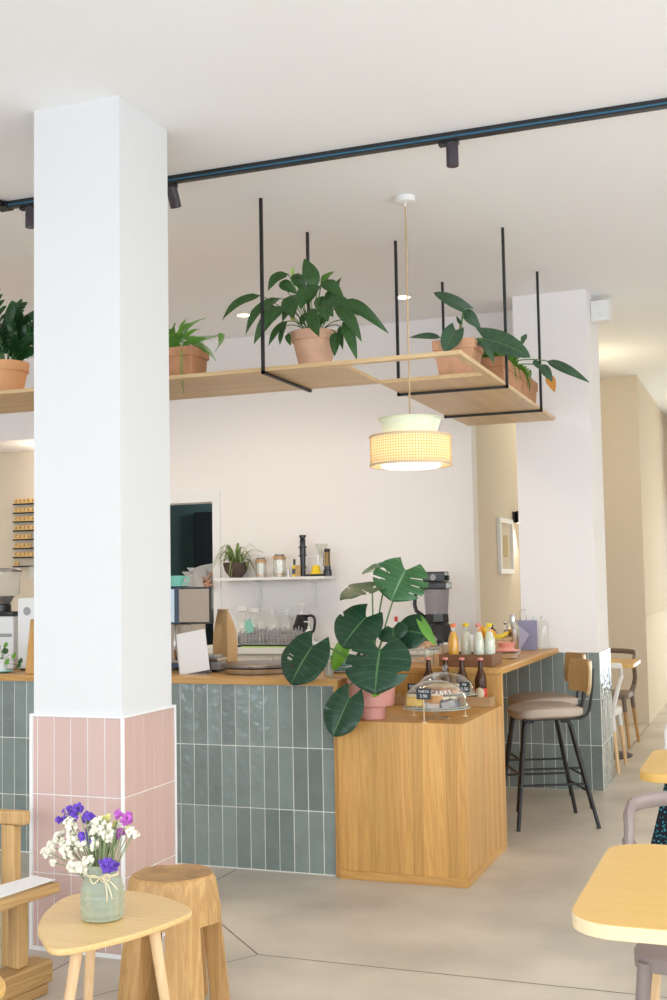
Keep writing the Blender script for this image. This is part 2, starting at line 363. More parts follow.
def text(name, body, size, m, parent, loc, rot=(PI/2, 0, 0), depth=.0006, align='CENTER'):
    cu = bpy.data.curves.new(name, 'FONT'); cu.body = body; cu.size = size; cu.extrude = depth; cu.align_x = align; cu.align_y = 'CENTER'; cu.resolution_u = 3
    t = bpy.data.objects.new(name+'_curve', cu); C.objects.link(t)
    me = bpy.data.meshes.new_from_object(t); bpy.data.objects.remove(t)
    me.name = name; me.materials.clear(); me.materials.append(M[m])
    o = bpy.data.objects.new(name, me); C.objects.link(o); o.parent = parent; o.location = loc; o.rotation_euler = rot
    return o
def bez(p0, p1, p2, n=10):
    p0, p1, p2 = Vector(p0), Vector(p1), Vector(p2)
    return [(1-t)**2*p0+2*t*(1-t)*p1+t*t*p2 for t in [i/n for i in range(n+1)]]
def tiles(mb, O, U, V, Nn, us, vs_, gap=.0042, th=.0022, tilt=.75, proud=0):
    """tiles between the break positions us (along U) and vs_ (along V); Nn is the outward normal"""
    O, U, V, Nn = Vector(O), Vector(U), Vector(V), Vector(Nn); ch = .0009
    for a, b in zip(us[:-1], us[1:]):
        for c, d in zip(vs_[:-1], vs_[1:]):
            if b-a < 2.2*gap or d-c < 2.2*gap: continue
            x0, x1, y0, y1 = a+gap/2, b-gap/2, c+gap/2, d-gap/2
            tu, tv = math.radians(max(-1.4, min(1.4, random.gauss(0, tilt)))), math.radians(max(-.3, min(.3, random.gauss(0, tilt*.2)))); cx, cy = (x0+x1)/2, (y0+y1)/2
            def P(x, y, z): return O+U*x+V*y+Nn*(z+(x-cx)*tu+(y-cy)*tv)
            back = [O+U*x+V*y for x, y in ((x0,y0),(x1,y0),(x1,y1),(x0,y1))]
            side = [P(x, y, th-ch) for x, y in ((x0,y0),(x1,y0),(x1,y1),(x0,y1))]
            top = [P(x, y, th) for x, y in ((x0+ch,y0+ch),(x1-ch,y0+ch),(x1-ch,y1-ch),(x0+ch,y1-ch))]
            fs = [(8,9,10,11)]
            for i in range(4): j = (i+1)%4; fs += [(i, j, 4+j, 4+i), (4+i, 4+j, 8+j, 8+i)]
            mb.add(back+side+top, fs)
def breaks(a, b, pitch, phase):
    r = [a]; k = math.ceil((a-phase)/pitch+1e-6)
    while phase+k*pitch < b-1e-6: r.append(phase+k*pitch); k += 1
    return r+[b]
# leaves -----------------------------------------------------------
def leaf(mb, base, tip, w, up=(0,0,1), sag=0., shape='lance', fold=.12, n=8, mcount=4, wave=0.):
    base, tip, up = Vector(base), Vector(tip), Vector(up); ax = tip-base; Ln = ax.length
    if Ln < 1e-5: return
    t = ax/Ln; up = up-t*up.dot(t)
    if up.length < 1e-4: up = Vector((0, -1, 0))-t*(-t.y)
    up.normalize(); cr = t.cross(up)
    vs_ = []; fs = []; uvs = []; K = 2*mcount+1
    for j in range(n+1):
        s = j/n
        if shape == 'lance': ww = math.sin(PI*min(1, s**.75))**.8*(1-.25*s)
        elif shape == 'strap': ww = (1-s)**.5*(.6+.4*min(1, s*5))
        elif shape == 'oval': ww = math.sin(PI*s)**.6
        elif shape == 'heart': ww = (math.sin(PI*(s*.86+.14)))**.7*(1-.15*s)
        ww = max(ww, .02)*w/2
        c = base+ax*s+up*(sag*Ln*4*s*(1-s))
        for i in range(K):
            u = (i-mcount)/mcount
            back = -(.25*Ln*(1-s)**2*abs(u)) if shape == 'heart' else 0
            vs_.append(c+cr*(u*ww)+up*(abs(u)*ww*fold*2+wave*ww*math.sin(s*9+u*2))+t*back); uvs.append((.5+u/2, s))
    for j in range(n):
        for i in range(K-1): a = j*K+i; fs.append((a, a+1, a+K+1, a+K))
    mb.add(vs_, fs, uvs)
def monstera(mb, base, tip, w, up, splits_l=(), splits_r=(), sag=.06, fold=.1, holes=()):
    """heart shaped blade, slits run in from the margin between the side veins"""
    base, tip, up = Vector(base), Vector(tip), Vector(up); ax = tip-base; Ln = ax.length; t = ax/Ln
    up = (up-t*up.dot(t)).normalized(); cr = t.cross(up); n = 44; mc = 9; K = 2*mc+1; vs_ = []; uvs = []; fs = []
    for j in range(n+1):
        s = j/n
        ww = (.62+.50*math.sin(PI*min(1, s*1.25))) if s < .4 else 1.12*math.cos((s-.4)/.6*PI/2)**.75
        ww = max(ww, .015)*w/2
        for i in range(K):
            u = (i-mc)/mc; au = abs(u)
            y = s*Ln - .34*Ln*(1-s)**1.6*au**1.3 + .10*Ln*au*math.sin(PI*s)
            rim = math.sqrt(max(0, 1-(max(0, .18-s)/.18)**2*.55)) if s < .18 else 1
            x = u*ww*rim
            z = abs(x)*fold*2*(1-au*.5)+sag*Ln*4*s*(1-s)-.05*w*au**3+.012*w*math.sin(s*16)*au
            vs_.append(base+t*y+cr*x+up*z); uvs.append((.5+u/2, s))
    for j in range(n):
        s = (j+.5)/n
        for i in range(K-1):
            u = (i+.5-mc)/mc; au = abs(u); cut = False
            for s0, d in (splits_r if u > 0 else splits_l):
                if au > d and abs(s-s0) < .008+.020*(au-d)/(1-d+1e-6): cut = True
            for hs, hu, hl in holes:
                if abs(u-hu) < hl and abs(s-hs) < .02: cut = True
            if not cut: a = j*K+i; fs.append((a, a+1, a+K+1, a+K))
    mb.add(vs_, fs, uvs)
TOCAM = lambda p: (Vector((0, 0, EYE))-Vector(p)).normalized()

# ------------------------------------------------------------------ room shell
CE = 3.372
struct(MB().box((-7.8, -3.1, -.12), (4.1, 15.2, 0)).build('floor', 'floor'))
struct(MB().box((-7.8, -3.1, CE), (4.1, 15.2, CE+.15)).build('ceiling', 'ceil'))
fj = bpy.data.objects['floor']
def seam(a, b, w=.005):
    a, b = Vector((*a, 0)), Vector((*b, 0)); d = (b-a).normalized(); s = Vector((-d.y, d.x, 0))*w/2
    MB().add([a-s+Vector((0,0,.0006)), b-s+Vector((0,0,.0006)), b+s+Vector((0,0,.0006)), a+s+Vector((0,0,.0006))], [(0,1,2,3)]).build('expansion_joint', 'joint', fj, recalc=False)
seam((-2.55, 3.0), (-2.55, 5.33)); seam((-2.27, 4.53), (-1.9, 4.15)); seam((-1.9, 4.15), (3.9, 4.15)); seam((-1.16, 8.6), (-1.16, 11.6)); seam((-2.55, 3.1), (-1.9, 4.15), .004)
# back wall with doorway, recess on the left, corridor opening on the right
w = MB(); Y0, Y1 = 8.35, 8.5
w.box((-5.2, Y0, 0), (-5.06, Y1, CE)); w.box((-5.06, Y0, 2.064), (-4.166, Y1, CE)); w.box((-4.166, Y0, 0), (-2.042, Y1, CE)); w.box((-2.042, Y0, 2.7), (-1.622, Y1, CE)); w.box((-7.7, Y0, 2.675), (-5.2, 9.15, CE))
struct(w.build('wall_back', 'wall'))
struct(MB().box((-7.7, 9.12, 0), (-5.06, 9.27, 2.675)).build('wall_recess', 'beige'))
struct(MB().box((-5.2, Y1, 0), (-5.06, 9.12, 2.675)).build('wall_recess_side', 'wall'))
struct(MB().box((-7.8, -3.1, 0), (-7.7, 9.3, CE)).build('wall_left', 'wall'))
struct(MB().box((-2.18, 8.5, 0), (-2.042, 11.6, CE)).build('wall_corridor', 'beige'))
struct(MB().box((-2.18, 11.6, 0), (-1.165, 14.6, CE)).build('wall_far', 'beige'))
# pillar by the bar, tiled to bar height
pl = struct(MB().box((-1.622, 7.93, 0), (-1.115, 8.49, CE)).build('wall_pillar', 'wall'))
# pony wall, tiled, that closes the end of the bar
struct(MB().box((-1.84, 7.94, 0), (-1.622, 8.35, .90)).build('wall_pony', 'wall'))
g = MB().box((-1.84, 7.921, 0), (-1.103, 7.93, .914)); g.box((-1.115, 7.93, 0), (-1.106, 8.49, .914)); g.build('tile_grout', 'grout', pl)
t = MB(); zb = [.0, .297, .602, .912]
tiles(t, (0, 7.921, 0), (1,0,0), (0,0,1), (0,-1,0), breaks(-1.84, -1.103, .0795, -1.178), zb)
tiles(t, (-1.106, 0, 0), (0,1,0), (0,0,1), (1,0,0), breaks(7.921, 8.49, .0795, 7.921), zb)
t.build('green_tile_cladding', 'gtile', pl, smooth=False)
# free-standing column, pink tiles below
cl = struct(MB().box((-2.772, 3.950, 0), (-2.370, 4.346, CE)).build('wall_column', 'col'))
g = MB().box((-2.781, 3.946, 0), (-2.366, 4.362, .905)); g.build('pink_tile_grout', 'trimw', cl)
t = MB(); zp = [.014, .298, .6015, .905]
tiles(t, (0, 3.946, 0), (1,0,0), (0,0,1), (0,-1,0), breaks(-2.773, -2.372, .0768, -2.675), zp, gap=.0036, tilt=.10, th=.002)
tiles(t, (-2.366, 0, 0), (0,1,0), (0,0,1), (1,0,0), breaks(3.954, 4.357, .0768, 3.954), zp, gap=.0036, tilt=.10, th=.002)
tiles(t, (0, 4.362, 0), (-1,0,0), (0,0,1), (0,1,0), breaks(2.372, 2.773, .0768, 2.372), zp, gap=.0036, tilt=.10, th=.002)
tiles(t, (-2.781, 0, 0), (0,1,0), (0,0,1), (-1,0,0), breaks(3.954, 4.357, .0768, 3.954), zp, gap=.0036, tilt=.10, th=.002)
t.build('pink_tile_cladding', 'ptile', cl)
g = MB()
for x, y in ((-2.366, 3.946), (-2.781, 3.946), (-2.366, 4.362)): g.box((x-.006, y-.006, .0125), (x+.006, y+.006, .9045))
g.box((-2.787, 3.940, .905), (-2.360, 4.368, .914)); g.box((-2.787, 3.940, 0), (-2.360, 4.368, .012))
g.build('white_corner_trim', 'trimw', cl, bevel=.001)
# far end: shop front behind the far block
fr = MB()
for a, b in (((-1.165, 14.6, 0), (-1.09, 14.68, CE)), ((1.5, 14.6, 0), (4.1, 14.7, CE)), ((-1.09, 14.6, 3.18), (1.5, 14.68, CE))): fr.box(a, b)
struct(fr.build('wall_far_shopfront', 'beige'))
fr = MB()
for z0, z1 in ((3.02, 3.1), (2.86, 2.93), (0, .1)): fr.box((-1.09, 14.6, z0), (1.5, 14.66, z1))
for x in (-1.09, .2, 1.44): fr.box((x, 14.6, 0), (x+.05, 14.66, 3.1))
wf = struct(fr.build('window_1', 'black')); MB().box((-1.04, 14.62, .1), (1.44, 14.63, 3.18)).build('pane', 'pane', wf)
MB().box((-1.04, 14.56, 2.3), (1.44, 14.575, 2.82)).build('pink_sign_band', mat('pale_pink_vinyl', (.80, .45, .38), .6), wf)
# wainscot ridge on the far side wall
struct(MB().box((-1.165, 11.6, 1.01), (-1.159, 14.6, 1.02)).build('trim_1', 'beige'))
rb = MB()
for i in range(36): y = 11.65+i*.08; rb.box((-1.165, y, 1.02), (-1.1635, y+.04, CE-.02))
struct(rb.build('trim_2', 'beige', bevel=.003))
# street front (behind the camera) and right side, with glazing
def glazed(name, n, x0, x1, y, cols, vert):
    f = MB()
    def b(a0, a1, z0, z1, d=.06):
        if vert: f.box((y-d/2, a0, z0), (y+d/2, a1, z1))
        else: f.box((a0, y-d/2, z0), (a1, y+d/2, z1))
    b(x0, x1, 0, .3, .12); b(x0, x1, 3.2, CE, .12)
    for i in range(cols+1): a = x0+(x1-x0)*i/cols; b(a-.03, a+.03, .3, 3.2)
    o = struct(f.build(name, 'black')); p = MB()
    if vert: p.box((y-.004, x0, .3), (y+.004, x1, 3.2))
    else: p.box((x0, y-.004, .3), (x1, y+.004, 3.2))
    p.build('pane', 'pane', o); return o
glazed('window_2', 2, -7.0, 3.2, -2.75, 5, False)
glazed('window_3', 3, -1.4, 6.8, 3.7, 4, True)
struct(MB().box((-7.8, -3.1, 0), (-7.0, -2.9, CE)).box((3.2, -3.1, 0), (4.1, -2.9, CE)).build('wall_front', 'wall'))
struct(MB().box((3.65, -2.9, 0), (3.75, -1.4, CE)).box((3.65, 6.8, 0), (3.75, 14.6, CE)).build('wall_right', 'wall'))
# doorway frame and the dim room behind it
f = MB(); f.box((-4.166, 8.332, 0), (-4.10, 8.35, 2.064)); f.box((-5.13, 8.332, 0), (-5.06, 8.35, 2.064)); f.box((-5.13, 8.332, 2.064), (-4.10, 8.35, 2.15))

struct(f.build('door_1', 'trimw', bevel=.003))
r = MB(); r.box((-7.2, 10.6, 0), (-2.18, 10.7, 2.675)); r.box((-7.2, 9.27, 0), (-7.1, 10.6, 2.675)); struct(r.build('wall_store_room', 'teal'))
struct(MB().box((-7.2, 8.51, 2.68), (-2.18, 10.7, 2.75)).build('wall_store_room_top', 'teal'))
x0_, x1_ = at(194, 560, 10.5).x, at(222, 560, 10.5).x; zt_ = at(204, 512, 10.5).z
struct(MB().box((x0_, 10.5, 0), (x1_, 10.59, zt_)).build('door_2', 'dark', bevel=.004))
# small white box high on the pillar side
o = MB().box((-1.114, 8.12, 3.19), (-.985, 8.26, 3.33)).build('alarm_box', 'white', bevel=.004); tag(o, 'small square white alarm box fixed high on the side of the tiled pillar', 'alarm box')
MB().lathe([(.022, 0), (.022, .003)], n=16).build('sensor', 'whitem', o, loc=(-1.045, 8.12, 3.23)).rotation_euler = (PI/2, 0, 0)

# ------------------------------------------------------------------ counter, display box, bar
ct = thing('service_counter', 'long service counter clad in glossy sage green tiles with a pale pine top', 'counter', (-3.6, 5.335, 0))
def L_(mb_pts, o): return [(x-o[0], y-o[1], z-o[2]) for x, y, z in mb_pts]
def bx(o, a, b): return (a[0]-o[0], a[1]-o[1], a[2]-o[2]), (b[0]-o[0], b[1]-o[1], b[2]-o[2])
O = (-3.6, 5.335, 0)
MB().box(*bx(O, (-5.6, 5.352, 0), (-2.04, 5.93, .908))).build('carcass', 'cream', ct)
MB().box(*bx(O, (-5.6, 5.343, 0), (-2.03, 5.352, .908))).build('grout', 'grout', ct)
t = MB(); tiles(t, (3.6-0, .008, 0), (1,0,0), (0,0,1), (0,-1,0), breaks(-5.6, -2.022, .0777, -2.864), [.004, .302, .6045, .908])
t.build('green_tile_cladding', 'gtile', ct)
MB().box(*bx(O, (-5.6, 5.328, .909), (-1.998, 5.95, .942))).build('countertop', 'pineX', ct, bevel=.003)
MB().box(*bx(O, (-2.022, 5.328, 0), (-1.998, 6.145, .909))).build('end_panel', 'pineZ', ct, bevel=.002)
O = (-1.683, 5.31, 0)
bxn = thing('display_plinth', 'low pale pine display box standing against the end of the tiled counter', 'display box', O)
MB().box(*bx(O, (-1.995, 5.31, .04), (-1.371, 5.33, .745))).build('front_panel', 'pineZ', bxn, bevel=.0015)
MB().box(*bx(O, (-1.391, 5.33, .04), (-1.371, 6.145, .745))).build('side_panel', 'pineZ', bxn, bevel=.0015)
MB().box(*bx(O, (-1.995, 5.33, .725), (-1.391, 6.145, .745))).build('top_panel', 'pineY', bxn, bevel=.0015)
MB().box(*bx(O, (-1.985, 5.335, .02), (-1.395, 6.14, .72))).build('carcass', 'cream', bxn)
q = MB().box(*bx(O, (-1.995, 5.304, 0), (-1.365, 5.33, .04))); q.build('front_baseboard', 'pineX', bxn, bevel=.002)
MB().box(*bx(O, (-1.391, 5.33, 0), (-1.365, 6.145, .04))).build('side_baseboard', 'pineY', bxn, bevel=.002)
O = (-1.68, 6.16, 0)
br = thing('bar_counter', 'pine bar counter running back from the display box to the tiled pillar', 'bar counter', O)
MB().box(*bx(O, (-1.996, 6.152, 0), (-1.374, 6.185, .905))).build('end_panel', 'pineZ', br, bevel=.002)
MB().box(*bx(O, (-2.05, 6.148, .905), (-1.372, 7.915, .94))).build('bar_top', 'pineY', br, bevel=.003)
MB().box(*bx(O, (-1.90, 6.185, 0), (-1.86, 7.915, .905))).build('knee_panel', 'pineZ', br, bevel=.002)

# ------------------------------------------------------------------ hanging shelf
O = (-2.4, 5.64, 2.482)
hs = thing('hanging_shelf', 'long L-shaped pine shelf hung from the ceiling on black rods above the counter', 'hanging shelf', O)
Z0, Z1 = 2.482, 2.503
MB().box(*bx(O, (-5.6, 5.33, Z0), (-1.955, 5.95, Z1))).build('long_board', 'shelfX', hs, bevel=.0015)
MB().box(*bx(O, (-1.955, 5.33, Z0), (-1.343, 5.375, Z1))).build('front_rail', 'shelfX', hs, bevel=.0015)
MB().box(*bx(O, (-1.385, 5.375, Z0), (-1.343, 5.95, Z1))).build('side_rail', 'shelfY', hs, bevel=.0015)
MB().box(*bx(O, (-1.955, 5.95, Z0), (-1.343, 7.9, Z1))).build('short_board', 'shelfY', hs, bevel=.0015)
def hanger(p0, p1):
    m = MB(); s = .0075
    for p in (p0, p1): m.box(*bx(O, (p[0]-s, p[1]-s, 2.467), (p[0]+s, p[1]+s, CE)))
    a = (min(p0[0], p1[0])-s, min(p0[1], p1[1])-s, 2.467); b = (max(p0[0], p1[0])+s, max(p0[1], p1[1])+s, 2.4815)
    m.box(*bx(O, a, b)); m.build('hanger_rod', 'black', hs)
hanger((-2.366, 5.322), (-2.366, 5.958)); hanger((-4.6, 5.322), (-4.6, 5.958)); hanger((-1.963, 6.32), (-1.335, 6.32)); hanger((-1.963, 7.34), (-1.335, 7.34))

# ------------------------------------------------------------------ ceiling track and its spotlights
tk = thing('ceiling_track', 'long black lighting track running across the white ceiling', 'lighting track', (-1.6, 4.86, CE))
MB().box((-1.975, -.018, -.034), (5.4, .018, 0)).build('long_rail', 'black', tk, bevel=.002)
MB().box((-1.975, -.0195, -.026), (5.4, -.0175, -.019)).build('conductor_strip', 'blue', tk)
MB().box((-2.011, -3.2, -.034), (-1.975, .018, 0)).build('side_rail', 'black', tk, bevel=.002)
MB().box((-2.03, -.035, -.036), (-1.955, .035, -.001)).build('corner_joint', 'blackp', tk, bevel=.004)
def spotlight(loc, label, tilt=0, rz=0):
    s = thing('track_spotlight', label, 'spotlight', loc, rz, 'black spotlights on the ceiling track')
    MB().box((-.06, -.016, -.022), (.03, .016, 0)).build('track_adapter', 'blackp', s, bevel=.005)
    m = MB(); m.lathe([(.007, -.03), (.007, -.012)], n=10); m.build('swivel_stem', 'blackp', s, smooth='auto')
    b = MB().lathe([(.029, -.058), (.030, -.056), (.030, .0), (.028, .003), (0.0001, .003)], n=24, cap1=False).lathe([(.026, -.058), (.024, -.045), (.0001, -.045)], n=24, cap0=False).build('lamp_body', 'spot', s, smooth='auto', loc=(0, 0, -.05))
    b.rotation_euler = (tilt, 0, 0); b.location = (0, 0, -.018)
    b.scale = (.9, .9, 1.68)
    return s
spotlight((-1.24, 4.86, CE-.034), 'black cylinder spotlight on the ceiling track, right of the column')
spotlight((-3.43, 4.86, CE-.034), 'black cylinder spotlight at the corner of the ceiling track, left of the column')
spotlight((-2.63, 4.86, CE-.034), 'black spotlight on the track, half hidden at the right edge of the column', tilt=.5)
for px_, py_, lb in ((244, 315, 'glowing round ceiling downlight beside the tip of the peace lily leaf'), (403, 297, 'glowing round ceiling downlight seen behind the lamp cord')):
    p = atz(px_, py_, CE); d = thing('ceiling_downlight', lb, 'downlight', (p.x, p.y, CE), 0, 'ceiling downlights over the work area')
    MB().lathe([(.05, -.004), (.065, -.006), (.07, 0)], n=28, cap0=False, cap1=False).build('trim_ring', 'white', d, smooth=True)
    MB().lathe([(.05, -.003), (.05, -.001)], n=28).build('lens', 'bulb', d)

# ------------------------------------------------------------------ pendant lamp through the shelf opening
def rattanmat():
    m = bpy.data.materials.new('woven_rattan_cane'); m.use_nodes = True; nt = m.node_tree; N = nt.nodes; L = nt.links; p = N['Principled BSDF']
    p.inputs['Base Color'].default_value = (.66, .43, .20, 1); p.inputs['Roughness'].default_value = .6
    uv = N.new('ShaderNodeUVMap'); sep = N.new('ShaderNodeSeparateXYZ'); L.new(uv.outputs[0], sep.inputs[0])
    def mth(op, a, b=None):
        n = N.new('ShaderNodeMath'); n.operation = op
        for i, v in enumerate((a, b)):
            if v is None: continue
            if isinstance(v, (int, float)): n.inputs[i].default_value = v
            else: L.new(v, n.inputs[i])
        return n.outputs[0]
    hu = mth('LESS_THAN', mth('ABSOLUTE', mth('SUBTRACT', mth('FRACT', mth('MULTIPLY', sep.outputs[0], 92.)), .5)), .27)
    hv = mth('LESS_THAN', mth('ABSOLUTE', mth('SUBTRACT', mth('FRACT', mth('MULTIPLY', sep.outputs[1], 10.)), .5)), .27)
    hole = mth('MULTIPLY', hu, hv)
    tr = N.new('ShaderNodeBsdfTransparent'); tl = N.new('ShaderNodeBsdfTranslucent'); tl.inputs[0].default_value = (.9, .7, .4, 1)
    a = N.new('ShaderNodeMixShader'); a.inputs[0].default_value = .22; L.new(p.outputs[0], a.inputs[1]); L.new(tl.outputs[0], a.inputs[2])
    ms = N.new('ShaderNodeMixShader'); L.new(hole, ms.inputs[0]); L.new(a.outputs[0], ms.inputs[1]); L.new(tr.outputs[0], ms.inputs[2]); L.new(ms.outputs[0], N['Material Output'].inputs[0])
    return m
M['rattan'] = rattanmat()
def linermat():
    m = bpy.data.materials.new('cream_fabric_liner'); m.use_nodes = True; nt = m.node_tree; N = nt.nodes; L = nt.links; p = N['Principled BSDF']; p.inputs['Base Color'].default_value = (.85, .78, .62, 1); p.inputs['Roughness'].default_value = .9
    tl = N.new('ShaderNodeBsdfTranslucent'); tl.inputs[0].default_value = (.95, .88, .70, 1); a = N.new('ShaderNodeMixShader'); a.inputs[0].default_value = .6; L.new(p.outputs[0], a.inputs[1]); L.new(tl.outputs[0], a.inputs[2]); L.new(a.outputs[0], N['Material Output'].inputs[0]); return m
M['liner'] = linermat()
PX, PY = -1.683, 5.6
pd = thing('pendant_lamp', 'pendant lamp with rattan drum and mint glass collar hanging through the shelf opening', 'pendant lamp', (PX, PY, CE))
MB().lathe([(.05, 0), (.052, -.004), (.052, -.028), (.045, -.032), (.006, -.034), (.006, -.05), (.0001, -.05)], n=32).build('ceiling_rose', 'white', pd, smooth='auto')
MB().tube([(0, 0, -.05), (0, 0, -1.17)], .0042, 8).build('cord', 'cord', pd, smooth=True)
z = 2.06-CE
MB().lathe([(.163, z+.168), (.158, z+.170), (.15, z+.150), (.128, z+.085), (.126, z+.08)], n=48, cap0=False, cap1=False).build('mint_glass_collar', 'mintglass', pd, smooth=True, solid=.003)
MB().lathe([(.0001, z+.172), (.157, z+.166)], n=48, cap0=False, cap1=False).build('collar_lid', 'mintglass', pd, smooth=True, solid=.002)
dr = MB(); n = 72
vs_ = []; uvs = []; fs = []
for j in range(3):
    zz = z-.062+j*.068
    for i in range(n+1): a = 2*PI*i/n; vs_.append((.205*math.cos(a), .205*math.sin(a), zz)); uvs.append((i/n, j/2))
for j in range(2):
    for i in range(n): k = j*(n+1)+i; fs.append((k, k+1, k+n+2, k+n+1))
dr.add(vs_, fs, uvs); dr.build('rattan_drum', 'rattan', pd, smooth=True)
MB().lathe([(.196, z-.060), (.196, z+.070)], n=48, cap0=False, cap1=False).build('fabric_liner', 'liner', pd, smooth=True)
for zz in (z-.066, z+.076):
    MB().tube([(.205*math.cos(2*PI*i/56), .205*math.sin(2*PI*i/56), zz) for i in range(56)], .0055, 6, closed=True, sx=1.3).build('drum_rim', 'stick', pd, smooth=True)
sp_ = MB()
for i in range(3): a = 2*PI*i/3+.4; sp_.tube([(.0, .0, z+.02), (.205*math.cos(a), .205*math.sin(a), z-.06)], .0025, 5)
sp_.build('frame_spokes', 'steel', pd)
MB().lathe([(.152, z-.060), (.152, z-.074), (.14, z-.081), (.0001, z-.083)], n=40, cap0=False).build('opal_diffuser', 'opal', pd, smooth=True)
lamp('pendant_bulb', 'POINT', (PX, PY, 2.06+.03), 2.2, WARM, size=.04)

# ------------------------------------------------------------------ corridor picture and wall light
p0, p1 = (9.12, 1.45), (9.62, 1.90)
pic = thing('framed_picture', 'narrow white framed picture on the beige corridor wall', 'picture', (-2.042, 9.37, 1.675))
fm = MB(); h_, w_ = .225, .25; d = .03
for a, b in (((0, -w_, -h_+.04), (d, -w_+.04, h_-.04)), ((0, w_-.04, -h_+.04), (d, w_, h_-.04)), ((0, -w_, h_-.04), (d, w_, h_)), ((0, -w_, -h_), (d, w_, -h_+.04))): fm.box(a, b)
fm.build('frame', 'trimw', pic, bevel=.002)
MB().box((.002, -w_+.03, -h_+.03), (.012, w_-.03, h_-.03)).build('mat_board', 'beige', pic)
MB().box((.012, -.08, -.09), (.014, .08, .09)).build('print', 'mic', pic)
wl = thing('wall_lamp', 'small black wall lamp shining down beside the corridor picture', 'wall lamp', (-2.042, 9.78, 1.93))
MB().box((0, -.05, -.045), (.02, .05, .045)).build('back_plate', 'black', wl, bevel=.003)
MB().lathe([(.035, -.05), (.035, .05), (.0001, .05)], c=(.055, 0, 0), n=20).build('lamp_cylinder', 'black', wl, smooth='auto')
MB().lathe([(.031, -.051), (.031, -.049)], c=(.055, 0, 0), n=20).build('lens', 'bulb', wl)
lamp('wall_lamp_beam', 'SPOT', (-1.985, 9.78, 1.86), 14, WARM, size=.02, spot=1.7)
lamp('corridor_lamp', 'POINT', (-1.5, 10.3, 2.9), LS['corridor'][0], LC['corridor'], size=.1)

# ------------------------------------------------------------------ plants on the hanging shelf
SH = 2.503
def pot_round(root, r1, r0, h, m='terra', rim=.045, saucer=False, soil=True):
    zb = .014 if saucer else 0
    if saucer: MB().lathe([(r0*1.02, 0), (r0*1.22, .022), (r0*1.17, .022), (r0*1.0, .006), (.0001, .006)], n=32).build('saucer', 'terrad', root, smooth='auto')
    MB().lathe([(r0, zb), (r1*.93, zb+h-rim), (r1*.93, zb+h-rim), (r1, zb+h-rim), (r1*1.03, zb+h), (r1*.93, zb+h), (r1*.90, zb+h-.03), (.0001, zb+h-.03)], n=36).build('pot', m, root, smooth='auto')
    if soil: MB().lathe([(.0001, zb+h-.016), (r1*.90, zb+h-.018)], n=28, cap0=False, cap1=False).build('soil', 'soil', root)
    return zb+h
def W2L(p, root): return Vector(p)-root.location
# peace lily
c = Vector((-2.205, 5.63, SH)); pl_ = thing('potted_peace_lily', 'big drooping peace lily in a pale terracotta pot beside the shelf opening', 'potted plant', c)
zt = pot_round(pl_, .122, .078, .205, 'terraL', .05, saucer=True)
def lp(x, y, dy=0): return at(220+x/3.705, 255+y/3.705, 5.63+dy)-c
LV = [((150,150),(8,243),40,-.05,.16,'lily'), ((252,70),(178,135),48,-.03,.2,'lily'), ((225,160),(95,300),56,-.06,.16,'lily'), ((240,190),(125,332),52,-.12,.14,'lily'),
 ((250,245),(180,337),34,-.1,.1,'lily'), ((242,262),(222,334),28,-.08,.05,'lily'), ((222,100),(285,145),40,.02,.1,'lily'), ((268,72),(322,140),44,.05,.1,'lily'),
 ((358,120),(312,14),56,.0,.1,'lily'), ((375,112),(425,60),34,.04,.1,'lilyL'), ((428,140),(450,84),28,.05,.1,'lily'), ((262,150),(272,236),66,-.15,.06,'lily'),
 ((335,150),(255,205),62,-.1,.1,'lily'), ((375,100),(460,165),50,.02,.12,'lily'), ((338,200),(368,303),50,-.17,.05,'lily'), ((378,185),(400,248),46,-.15,.05,'lily'),
 ((400,165),(516,226),44,-.04,.14,'lily'), ((465,165),(626,292),42,-.02,.14,'lily'), ((430,190),(525,322),50,-.08,.14,'lily'), ((462,240),(508,390),40,-.1,.1,'lily'),
 ((428,285),(424,376),36,-.06,.04,'lily'), ((445,262),(455,352),24,-.03,.04,'lily'), ((250,292),(262,337),22,-.11,.05,'lily'), ((360,110),(330,180),60,-.08,.1,'lily'),
 ((320,120),(300,200),50,-.12,.08,'lily'), ((355,160),(420,230),56,.06,.1,'lily'), ((290,170),(230,250),54,.04,.1,'lily'), ((400,130),(440,205),48,.08,.1,'lily'),
 ((205,190),(150,240),44,.10,.1,'lily'), ((300,110),(360,60),44,.1,.1,'lily'), ((330,215),(300,265),40,-.05,.1,'lily'), ((390,215),(372,262),36,.0,.1,'lily')]
stt = MB(); crown = Vector((0, 0, zt-.02))
for b, t_, w_, dy, sg, mm in LV:
    B = lp(*b, dy); T = lp(*t_, dy*1.4)
    m = MB(); leaf(m, B, T, w_*1.22/3.705/190, up=(random.uniform(-.3, .3), -.8, .5), sag=sg, fold=.14, n=9, wave=.10); m.build('leaf', mm, pl_, smooth=True)
    mid = (crown+B)/2+Vector((0, 0, .05)); stt.tube(bez(crown+Vector((B.x*.12, B.y*.12, 0)), mid, B, 6), .0028, 5)
stt.build('stems', 'stem', pl_, smooth=True)
m = MB(); leaf(m, lp(268, 222, -.17), lp(272, 248, -.17), .03, up=(0,-1,.3)); m.build('leaf', 'yleaf', pl_, smooth=True)
m = MB(); leaf(m, lp(272, 75), lp(268, 45), .02, up=(0,-1,0), fold=.4); m.build('flower_spathe', 'limeg', pl_, smooth=True)
